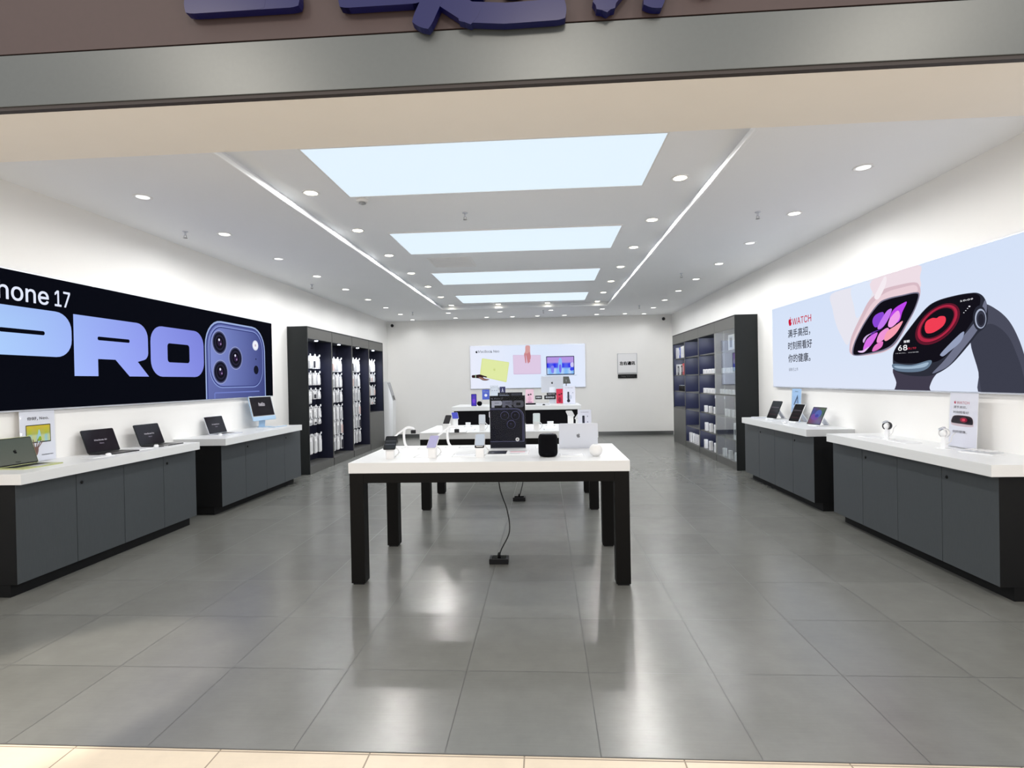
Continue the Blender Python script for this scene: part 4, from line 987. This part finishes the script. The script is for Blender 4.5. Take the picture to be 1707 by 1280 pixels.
flat_card(-3.64, 6.85, ZC, 1.5, .20, .12, 'white price card before the pale blue desktop computer', 'leaflets on the left counters')
flat_card(2.86, 6.55, ZC, -1.5, .15, .12, 'white price card between middle and nearest tablets', 'price cards on the right counters')
flat_card(2.88, 7.08, ZC, -1.5, .15, .12, 'white price card between farthest and middle tablets', 'price cards on the right counters')
flat_card(2.98, 4.72, ZC, -1.5, .22, .14, 'white price card between the two watch stands', 'price cards on the right counters')
flat_card(2.95, 5.12, ZC, -1.5, .2, .13, 'white price card beyond the dark-banded watch', 'price cards on the right counters')
t = thing('watch_band_tray', 'clear stacked trays of watch bands beside the watch poster', 'tray', (3.06, 4.02, ZC), radians(-70), 'watch band trays')
MB().box(-.11, -.07, 0, .11, .07, .006, 'paper').build('lower_tray', t, .001); MB().box(-.10, -.06, .012, .10, .06, .018, 'acrylic').box(-.10, -.06, .006, -.09, .06, .012, 'acrylic').box(.09, -.06, .006, .10, .06, .012, 'acrylic').build('upper_tray', t, .001)
for k in range(4): MB().box(-.085+k*.045, -.05, .019, -.06+k*.045, .05, .023, 'card').build('watch_band', t, .002)

# ---- phones on pedestals. local: pedestal at origin, phone leaning, screen faces -Y and up
def phone_set(x, y, z, rz, label, sl, grp, body='aluminium', face='art_dark', tilt=55, ph=.15, pw=.075, hs=.085, mid=None, coil=True, r=.032):
    s = thing('phone_stand', sl, 'stand', (x, y, z), rz, grp+' stands')
    MB().prism(rrect(-r, -r*.75, r, r*.75, r*.4, 4), 0, hs, 'white_plastic').build('pedestal', s, .002)
    MB(Matrix.Translation((0, 0, hs)) @ Matrix.Rotation(radians(-tilt), 4, 'X')).box(-.024, .006, -.01, .024, .014, .045, 'white_plastic').build('cradle', s, .002)
    if coil: MB().tube([(r+.012*sin(k*.0)+.03*sin(pi*k/14), .012+.004*cos(k*2.2), hs*.98-hs*.85*k/14+.004*sin(k*2.2)) for k in range(15)], .004, 'cable_white', 6).build('coiled_cord', s)
    p = thing('smartphone', label, 'phone', (x, y, z), rz, grp)
    M = Matrix.Translation((0, 0, hs+.018)) @ Matrix.Rotation(radians(-tilt), 4, 'X') @ Matrix.Translation((0, -.004, -ph*.36))
    MB(M).prism(rrect(-pw/2, 0, pw/2, ph, .012, 5), 0, .008, body, 'Y').build('body', p, .001)
    a = Art(lambda u, v, h: M @ Vector((u, -.0005-h, v)), .0003); a.rect(-pw/2+.002, .002, pw/2-.002, ph-.002, (12, 12, 14), .010)
    if face == 'art_dark': a.rect(-pw/2+.006, .05, pw/2-.006, .058, (90, 92, 100)); a.rect(-pw/2+.006, .09, pw/2-.006, .096, (90, 92, 100))
    else: a.rect(-pw/2+.003, .003+(.02 if face[3:] else 0), pw/2-.003, ph-.003, face[:3], .009)
    a.build('screen', p, 'art_screen')
g1 = 'phones on the nearest table'
phone_set(-1.16, 4.0, TZ, .1, 'black phone leaning at the left end of the nearest table', 'white pedestal carrying the black phone, nearest table', g1, 'dark_plastic', 'art_dark', 58, .155, .09)
phone_set(-.845, 4.02, TZ, -.12, 'lavender-screened phone, second from left on the nearest table', 'white pedestal carrying the lavender phone, nearest table', g1, 'white_gloss', (206, 200, 240), 50, .13, .075)
phone_set(-.49, 4.02, TZ, 0, 'white phone with pale screen beside the dark phone poster', 'ribbed white pedestal left of the dark phone poster', g1, 'white_gloss', (222, 232, 245, 1), 38, .125, .075)
# white curved security arms at the rear-left of the nearest table
def arm(x, y, label):
    t = thing('security_stand', label, 'stand', (x, y, TZ), 0, 'white security arms')
    MB().lathe([(.03, 0), (.03, .004), (.012, .008)], 'white_gloss', 20).build('base', t)
    MB().tube(spline([(.02, 0, .006), (.0, 0, .04), (-.008, 0, .11), (.0, 0, .165)], 6, False), .011, 'white_gloss', 10).build('post', t)
    MB().tube(spline([(.0, 0, .165), (.03, 0, .178), (.07, 0, .172), (.08, 0, .16)], 5, False), .010, 'white_gloss', 10).build('hook', t)
    MB().tube(spline([(.0, 0, .165), (-.05, 0, .13), (-.09, 0, .10)], 5, False), .008, 'white_gloss', 10).build('brace', t)
    MB().box(.055, -.012, .125, .095, .012, .155, 'dark_plastic').build('clamp', t, .003)
arm(-1.21, 4.62, 'white curved security arm at the rear left corner of nearest table'); arm(-.84, 4.66, 'white curved security arm behind the lavender phone')
g2 = 'phones on the middle table'
phone_set(-1.12, 6.12, TZ, -.35, 'dark phone on the left end of the middle table', 'white pedestal at the left end of the middle table', g2, 'dark_plastic', (60, 58, 60), 35, .14, .075, .09, coil=False, r=.045)
phone_set(-1.12, 6.72, TZ, .3, 'blue-screened phone at the rear left of the middle table', 'white pedestal carrying the blue phone, middle table', g2, 'white_gloss', (92, 100, 225), 55, .13, .08, .11, coil=False)
phone_set(-.715, 6.12, TZ, .1, 'white phone left of the dark poster on the middle table', 'white pedestal left of the poster on the middle table', g2, 'white_gloss', (225, 232, 240), 40, .13, .075, .10)
phone_set(-.66, 6.75, TZ, .1, 'white phone at the rear of the middle table beside the dark poster', 'rear white pedestal beside the dark poster, middle table', g2, 'white_gloss', (232, 222, 240), 60, .12, .08, .12, coil=False)
phone_set(-.10, 6.10, TZ, 0, 'white phone above the black speaker on the middle table', 'white pedestal on the middle table seen above the black speaker', g2, 'white_gloss', (228, 240, 240), 30, .13, .08, .10)
phone_set(.30, 6.55, TZ, .25, 'white phone on the middle table seen over the silver laptop', 'slim white pedestal seen over the silver laptop', g2, 'white_gloss', (240, 240, 242), 62, .12, .08, .13, coil=False)
phone_set(.40, 6.62, TZ, -.5, 'white phone leaning beside the microphone card on the middle table', 'low white pedestal beside the microphone card', g2, 'white_gloss', (236, 236, 240), 62, .12, .075, .09, coil=False)
def boxset(x, y, z, W, Hh, label):
    t = thing('earphone_case_display', label, 'earphone case', (x, y, z), 0, 'white earphone cases on the middle table')
    MB().prism(rrect(-W/2, -.035, W/2, .035, .008, 4), 0, .008, 'white_gloss').build('plinth', t, .001)
    MB().prism(rrect(-W*.32, -.012, W*.32, .012, .010, 4), .008, .008+Hh*.5, 'white_gloss').build('case', t, .002); MB().prism(rrect(-W*.32, -.012, W*.32, .012, .010, 4), .011+Hh*.5, Hh, 'white_gloss').build('lid', t, .002)
boxset(-.96, 6.72, TZ, .10, .055, 'white earphone case behind the blue phone'); boxset(.06, 6.72, TZ, .12, .055, 'white earphone case right of the black speaker, middle table'); boxset(-.27, 6.55, TZ, .10, .05, 'white earphone case just right of the dark phone poster')
for x, y, l in ((-.92, 6.3, 'left of the poster, middle table'), (-.98, 6.05, 'at the front left of the middle table'), (.08, 6.2, 'behind the black speaker, middle table')):
    flat_card(x, y, TZ, .05, .2, .14, 'flat white price card '+l, 'price cards on the middle table')

# dark phone poster on the nearest table
def d_pro(a, W, Hh):
    a.rect(-W/2, 0, W/2, Hh, (4, 4, 8)); 
    apple(a, -W*.43, Hh*.93, .014, (118, 120, 134)); a.text('iPhone 17', -W*.38, Hh*.932, -W*.12, Hh*.962, (118, 120, 134), .01)
    pro(a, -W*.45, Hh*.775, W*.92/2.7, Hh*.13/.53, lambda u, v: (168, 172, 190) if u < -W*.15 else ((100, 103, 122) if u < W*.14 else (78, 80, 92)))
    P = lambda x, y: (x*W, y*Hh)
    a.poly(rpoly([(-W*.5, Hh*.12), (W*.46, Hh*.12), (W*.46, Hh*.755, .07), (-W*.5, Hh*.755)]), (128, 132, 180)); a.poly(rpoly([(-W*.5, Hh*.125), (W*.452, Hh*.125), (W*.452, Hh*.75, .068), (-W*.5, Hh*.75)]), (12, 13, 28))
    a.poly(rpoly([(-W*.5, Hh*.13), (W*.425, Hh*.13), (W*.425, Hh*.737, .062), (-W*.5, Hh*.737)]), (98, 102, 150)); a.poly(rpoly([(-W*.5, Hh*.13), (W*.418, Hh*.13), (W*.418, Hh*.733, .06), (-W*.5, Hh*.733)]), (9, 9, 24))
    for x, y in ((-.08, .62), (.22, .62), (.10, .45)):
        x, y = P(x, y); a.poly(ell(x, y, .036), (66, 66, 104)); a.poly(ell(x, y-.002, .032), (8, 8, 16)); a.poly(ell(x, y-.002, .018), (18, 17, 32)); a.poly(ell(x-.003, y+.004, .005), (60, 56, 90))
    a.poly(ell(*P(.27, .16), .016), (212, 214, 216)); a.poly(ell(*P(.27, .16), .006), (120, 112, 110)); a.poly(ell(*P(.15, .23), .005), (8, 8, 14))
    a.rect(-W*.5, 0, W*.5, Hh*.115, (26, 28, 38))
poster_stand('dark phone poster with grey PRO letters standing on the nearest table', -.315, 4.53, TZ, 0, .295, .435, d_pro, 1)
# smart speakers
t = thing('smart_speaker', 'black mesh cylindrical smart speaker on the nearest table', 'speaker', (.015, 4.03, TZ))
prof = [(.048, 0), (.056, .003)]+[(.056+.015*sin(k*pi/16), .003+.032*(1-cos(k*pi/16))) for k in range(1, 9)]+[(.071, .08), (.071, .128)]+[(.071-.017*(1-cos(k*pi/16)), .128+.037*sin(k*pi/16)) for k in range(1, 9)]
MB().lathe(prof, 'speaker_mesh', 40).build('body', t); MB().lathe([(.053, .165), (.050, .167), (.0, .1675)], 'black_gloss', 36).build('touch_top', t)
t = thing('round_speaker', 'small white ball-shaped speaker at the right end of the nearest table', 'speaker', (.365, 4.02, TZ))
MB().lathe([(.022, 0)]+[(.049*sin(pi*(.14+.72*k/14)), .0425-.047*cos(pi*(.14+.72*k/14))+.0008) for k in range(15)]+[(.02, .084)], 'speaker_white', 40).build('body', t); MB().lathe([(.020, .0842), (.0, .0846)], 'white_gloss', 30).build('touch_top', t)
laptop('silver laptop seen from behind on the right of the nearest table', .265, 4.47, TZ, radians(180), 'aluminium', W=.315, Dp=.20, lid=97, logo=(120, 122, 128), lines='off')

# white card with microphone picture on the middle table
def d_mic(a, W, Hh):
    a.grid(-W/2, 0, W/2, Hh, lambda u, v: (234, 234, 246), 2, 2)
    a.text('Accessories', -W*.3, Hh*.84, W*.3, Hh*.885, (120, 122, 138), .01)
    a.poly(rrect(-W*.18, Hh*.16, W*.0, Hh*.66, .008), (40, 42, 62)); a.poly(ell(W*.22, Hh*.62, .006), (120, 124, 150)); a.poly(ell(W*.22, Hh*.28, .007), (120, 124, 150))
poster_stand('white card with dark gadget picture on the right end of the middle table', .462, 6.46, TZ, 0, .155, .20, d_mic, 4)

# ------------------------------------------------------------------ things on the reception desk
DZ = .975
def at(px, Y): return hit(px, 640, 'Y', Y).x
t = thing('phone_box_display', 'upright purple-screened phone display at the left end of the desk', 'phone display', (at(789.5, 10.05), 10.05, DZ), .1)
MB().prism(rrect(-.05, 0, .05, .225, .012, 4), -.012, .012, 'midnight', 'Y').build('body', t, .001)
a = Art(lambda u, v, h: Vector((u, -.0125-h, v))); a.poly(rrect(-.043, .008, .043, .217, .01), (70, 50, 200)); a.poly(ell(0, .10, .026, .05), (130, 70, 235)); a.poly(ell(0, .16, .022, .03), (90, 70, 190)); a.build('screen', t, 'art_screen')
t = thing('round_speaker', 'small dark round speaker beside the purple phone display on the desk', 'speaker', (at(798.5, 10.1), 10.12, DZ))
MB().lathe([(.024, 0)]+[(.048*sin(pi*(.14+.72*k/14)), .042-.046*cos(pi*(.14+.72*k/14))+.0008) for k in range(15)]+[(.02, .083)], 'speaker_mesh', 28).build('body', t); MB().lathe([(.02, .083), (.0, .0835)], 'black_gloss', 20).build('touch_top', t)
def simple_poster(px, Y, z, W, Hh, draw, label, lean=3):
    poster_stand(label, at(px, Y), Y, z, 0, W, Hh, draw, lean, group='poster cards on the reception desk')
def dp(bg, fn=None):
    def f(a, W, Hh):
        a.rect(-W/2, 0, W/2, Hh, bg)
        if fn: fn(a, W, Hh)
    return f
simple_poster(809.5, 10.5, DZ+.10, .14, .19, dp((84, 104, 205), lambda a, W, Hh: (a.text('iPhone', -W*.3, Hh*.72, W*.3, Hh*.85, (200, 210, 245), .02), a.poly(ell(0, Hh*.42, W*.2), (240, 242, 250)))), 'blue poster card with white disc on the desk')
simple_poster(824, 10.35, DZ, .165, .365, dp((214, 220, 230), lambda a, W, Hh: [a.poly(ell(W*dx, Hh*dy, .010), (160, 166, 180)) for dx in (-.25, 0, .25) for dy in (.4, .75)]), 'pale grey poster card with small icons on the desk')
simple_poster(837.5, 10.6, DZ+.20, .11, .14, dp((52, 52, 92), lambda a, W, Hh: (a.text('A', -W*.15, Hh*.25, W*.15, Hh*.75, (225, 225, 240), .03),)), 'small navy card with a white letter on the desk')
# little risers that carry the raised cards
def riser(px, Y, w_, h_, label):
    t = thing('acrylic_riser', label, 'riser', (at(px, Y), Y, DZ), 0, 'clear risers on the reception desk')
    MB().box(-w_/2, -.02, 0, -w_/2+.004, .08, h_, 'acrylic').box(w_/2-.004, -.02, 0, w_/2, .08, h_, 'acrylic').build('cheek', t); MB().box(-w_/2, -.02, h_-.004, w_/2, .08, h_, 'acrylic').build('shelf', t)
riser(809.5, 10.5, .16, .10, 'clear low riser under the blue poster card'); riser(837.5, 10.6, .14, .20, 'clear tall riser under the small navy card')
def d_strip(txt, c=(225, 225, 230)):
    return dp((16, 16, 20), lambda a, W, Hh: a.text(txt, -W*.38, Hh*.3, W*.38, Hh*.72, c, .03, 'cjk'))
def d_ps(a, W, Hh):
    a.rect(-W/2, 0, W/2, Hh, (14, 14, 20)); a.text('iPhone 17', -W*.44, Hh*.58, -W*.1, Hh*.85, (150, 152, 164), .01); pro(a, -W*.44, Hh*.1, W*.4/2.7, Hh*.36/.53, lambda u, v: (150, 154, 176)); a.rect(W*.05, Hh*.15, W*.45, Hh*.8, (52, 54, 64))
simple_poster(850, 10.2, DZ+.148, .46, .085, d_ps, 'long low black phone sign above the dark poster on the desk')
riser(850, 10.2, .40, .148, 'clear wide riser under the long black phone sign')
simple_poster(882.5, 10.55, DZ, .155, .28, dp((238, 200, 214), lambda a, W, Hh: (a.poly(ell(-.02, Hh*.62, .018, .016), (50, 34, 44)), a.poly(ell(.022, Hh*.65, .016, .016), (50, 34, 44)), a.poly(ell(0, Hh*.35, .035, .05), (226, 176, 196)), a.rect(-W*.25, Hh*.08, W*.3, Hh*.14, (170, 110, 150)))), 'pink poster card on the reception desk')
riser(897.5, 10.7, .12, .08, 'clear riser under the small black text sign')
simple_poster(897.5, 10.7, DZ+.08, .13, .07, d_strip('优惠价'), 'small black text sign left of the desktop computer')
riser(916.5, 10.6, .20, .08, 'clear riser under the wide black text sign')
simple_poster(916.5, 10.6, DZ+.08, .22, .075, d_strip('新品到店'), 'wide black text sign in front of the desktop computer stand')
riser(919, 10.45, .17, .16, 'clear low riser behind the wide black text sign')
simple_poster(919, 10.45, DZ+.16, .18, .05, d_strip('Apple Care'), 'thin black sign above the wide black text sign')
simple_poster(932.5, 10.5, DZ, .125, .28, dp((224, 60, 88), lambda a, W, Hh: (a.poly(ell(-.005, Hh*.6, .022, .014), (90, 14, 30)), a.poly(ell(.035, Hh*.66, .016, .014), (70, 12, 28)), a.poly(ell(0, Hh*.25, .03, .05), (170, 30, 60)))), 'red poster card beside the desktop computer on the desk')
def d_mic2(a, W, Hh):
    a.grid(-W/2, 0, W/2, Hh, lambda u, v: (232, 232, 246), 2, 2); a.text('Accessories', -W*.36, Hh*.88, W*.3, Hh*.92, (120, 124, 140), .01)
    a.poly(ell(W*.0, Hh*.38, W*.22, Hh*.14), (200, 206, 222)); a.poly(rrect(-W*.14, Hh*.14, 0, Hh*.68, .01), (38, 40, 58)); a.poly(ell(-W*.06, Hh*.18, W*.13, Hh*.09), (30, 32, 48)); a.poly(ell(W*.3, Hh*.62, .008), (110, 114, 140))
simple_poster(948.5, 10.2, DZ, .225, .335, d_mic2, 'large white card with dark microphone picture on the desk right end')
simple_poster(884, 10.15, DZ, .19, .03, dp((18, 18, 24)), 'low black strip below the pink poster card', 0)
# desktop computer seen from behind
t, s, M = all_in_one('silver desktop computer seen from behind on the desk', at(920, 10.85), 10.70, DZ+.0, pi+.05, 'aluminium', 'aluminium', .43, .27, 10, .215)
for ch in kids(t): pass
a = Art(lambda u, v, h: M @ Vector((-u, .0125+h, v))); apple(a, 0, .17, .045, (40, 42, 46)); a.build('logo', s)
t = thing('monitor', 'small angled grey screen beside the silver desktop computer on the desk', 'screen', (at(944, 10.92), 10.80, DZ), .75)
MB().prism(rrect(-.07, -.05, .07, .05, .01, 4), 0, .006, 'grey_plastic').build('foot', t, .001); MB().box(-.012, .004, .006, .012, .014, .46, 'grey_plastic').build('stand', t, .001)
MB(Matrix.Translation((0, -.004, .38)) @ Matrix.Rotation(radians(-20), 4, 'X')).box(-.11, -.006, 0, .11, .004, .15, 'space_grey').build('panel', t, .002)
t = thing('keyboard', 'flat grey keyboard lying on the reception desk', 'keyboard', (at(904, 10.15), 10.12, DZ), .05)
MB().prism(rrect(-.13, -.05, .13, .05, .008, 4), 0, .007, 'aluminium').build('case', t, .001)
m = MB()
for i in range(12):
    for j in range(4): m.box(-.122+i*.0205, -.042+j*.022, .007, -.105+i*.0205, -.024+j*.022, .0085, 'grey_plastic')
m.build('keys', t)
t = thing('computer_mouse', 'small dark mouse on the desk in front of the keyboard', 'mouse', (at(906, 9.95), 9.93, DZ))
MB().lathe([(.022, 0), (.026, .006), (.02, .018), (.008, .024)], 'dark_plastic', 18).build('shell', t); MB().box(-.001, -.022, .017, .001, -.008, .024, 'grey_plastic').build('wheel', t)

# ------------------------------------------------------------------ watches on stands (near right counter)
def watch_set(x, y, rz, band, label, sl):
    s = thing('watch_stand', sl, 'stand', (x, y, ZC), rz, 'white watch stands')
    MB().prism(rrect(-.055, -.035, .055, .035, .02, 5), 0, .006, 'white_gloss').build('foot', s, .001)
    MB().prism([(-.018, .006), (.018, .006), (.014, .10), (-.012, .10)], -.014, .014, 'white_gloss', 'Y').build('post', s, .003)
    MB(Matrix.Translation((0, 0, .115)) @ Matrix.Rotation(radians(90), 4, 'X')).lathe([(.020, -.02), (.024, -.012), (.024, .012), (.020, .02)], 'white_gloss', 22).build('cradle', s)
    MB().tube(spline([(.012, 0, .03), (.04, .01, .06), (.05, .012, .10), (.075, .01, .125)], 6, False), .003, 'cable_white').build('cord', s)
    w_ = thing('smart_watch', label, 'watch', (x, y, ZC), rz, 'smart watches on stands')
    M = Matrix.Translation((0, 0, .118)) @ Matrix.Rotation(radians(-28), 4, 'Y')
    b = MB(M); n = 28; ro, ri, hw = .034, .0315, .013
    vs = []; fs = []
    for i in range(n+1):
        an = radians(115)+radians(310)*i/n*1.0
        for rr, yy in ((ro, -hw), (ro, hw), (ri, hw), (ri, -hw)): vs.append((rr*cos(an)*1.12, yy, rr*sin(an)))
    for i in range(n):
        for k in range(4): fs.append((i*4+k, i*4+(k+1) % 4, (i+1)*4+(k+1) % 4, (i+1)*4+k))
    b._add(vs, fs, band, True); b.build('band', w_)
    c = MB(M @ Matrix.Translation((0, 0, .034))).prism(rrect(-.020, -.018, .020, .018, .008, 5), -.004, .007, 'aluminium').build('case', w_, .0015)
    MB(M @ Matrix.Translation((0, 0, .034))).prism(rrect(-.018, -.016, .018, .016, .007, 5), .007, .0085, 'black_gloss').build('screen', c)
watch_set(2.97, 4.93, radians(-70), 'band_black', 'smart watch with dark band, farther of the two on the right counter', 'white stand of the dark-banded watch')
watch_set(2.99, 4.30-.02, radians(-75), 'white_plastic', 'smart watch with white band in front of the watch poster', 'white stand of the white-banded watch')

# ------------------------------------------------------------------ kiosk by the back left
t = thing('self_service_kiosk', 'slim white floor-standing kiosk with slanted screen beside the left rack', 'kiosk', (-3.74, 12.85, 0))
MB().box(-.17, -.14, .0, .17, .14, .06, 'dark_plastic').build('plinth', t, .003)
MB().prism([(-.14, .06), (.12, .06), (.14, 1.0), (.0, 1.47), (-.14, 1.47)], -.13, .13, 'white_gloss', 'Y').build('housing', t, .006)
M = Matrix.Translation((.135, 0, .98)) @ Matrix.Rotation(radians(-16.6), 4, 'Y')
sc_ = MB(M).box(.0, -.11, .03, .02, .11, .48, 'grey_plastic').build('screen_frame', t, .003)
a = Art(lambda u, v, h: M @ Vector((.0205+h, u, v))); a.rect(-.09, .17, .09, .46, (150, 152, 158)); a.rect(-.07, .05, .07, .15, (18, 18, 22)); a.poly(ell(0, .43, .012), (210, 210, 214)); a.build('screen', sc_, 'art_screen')
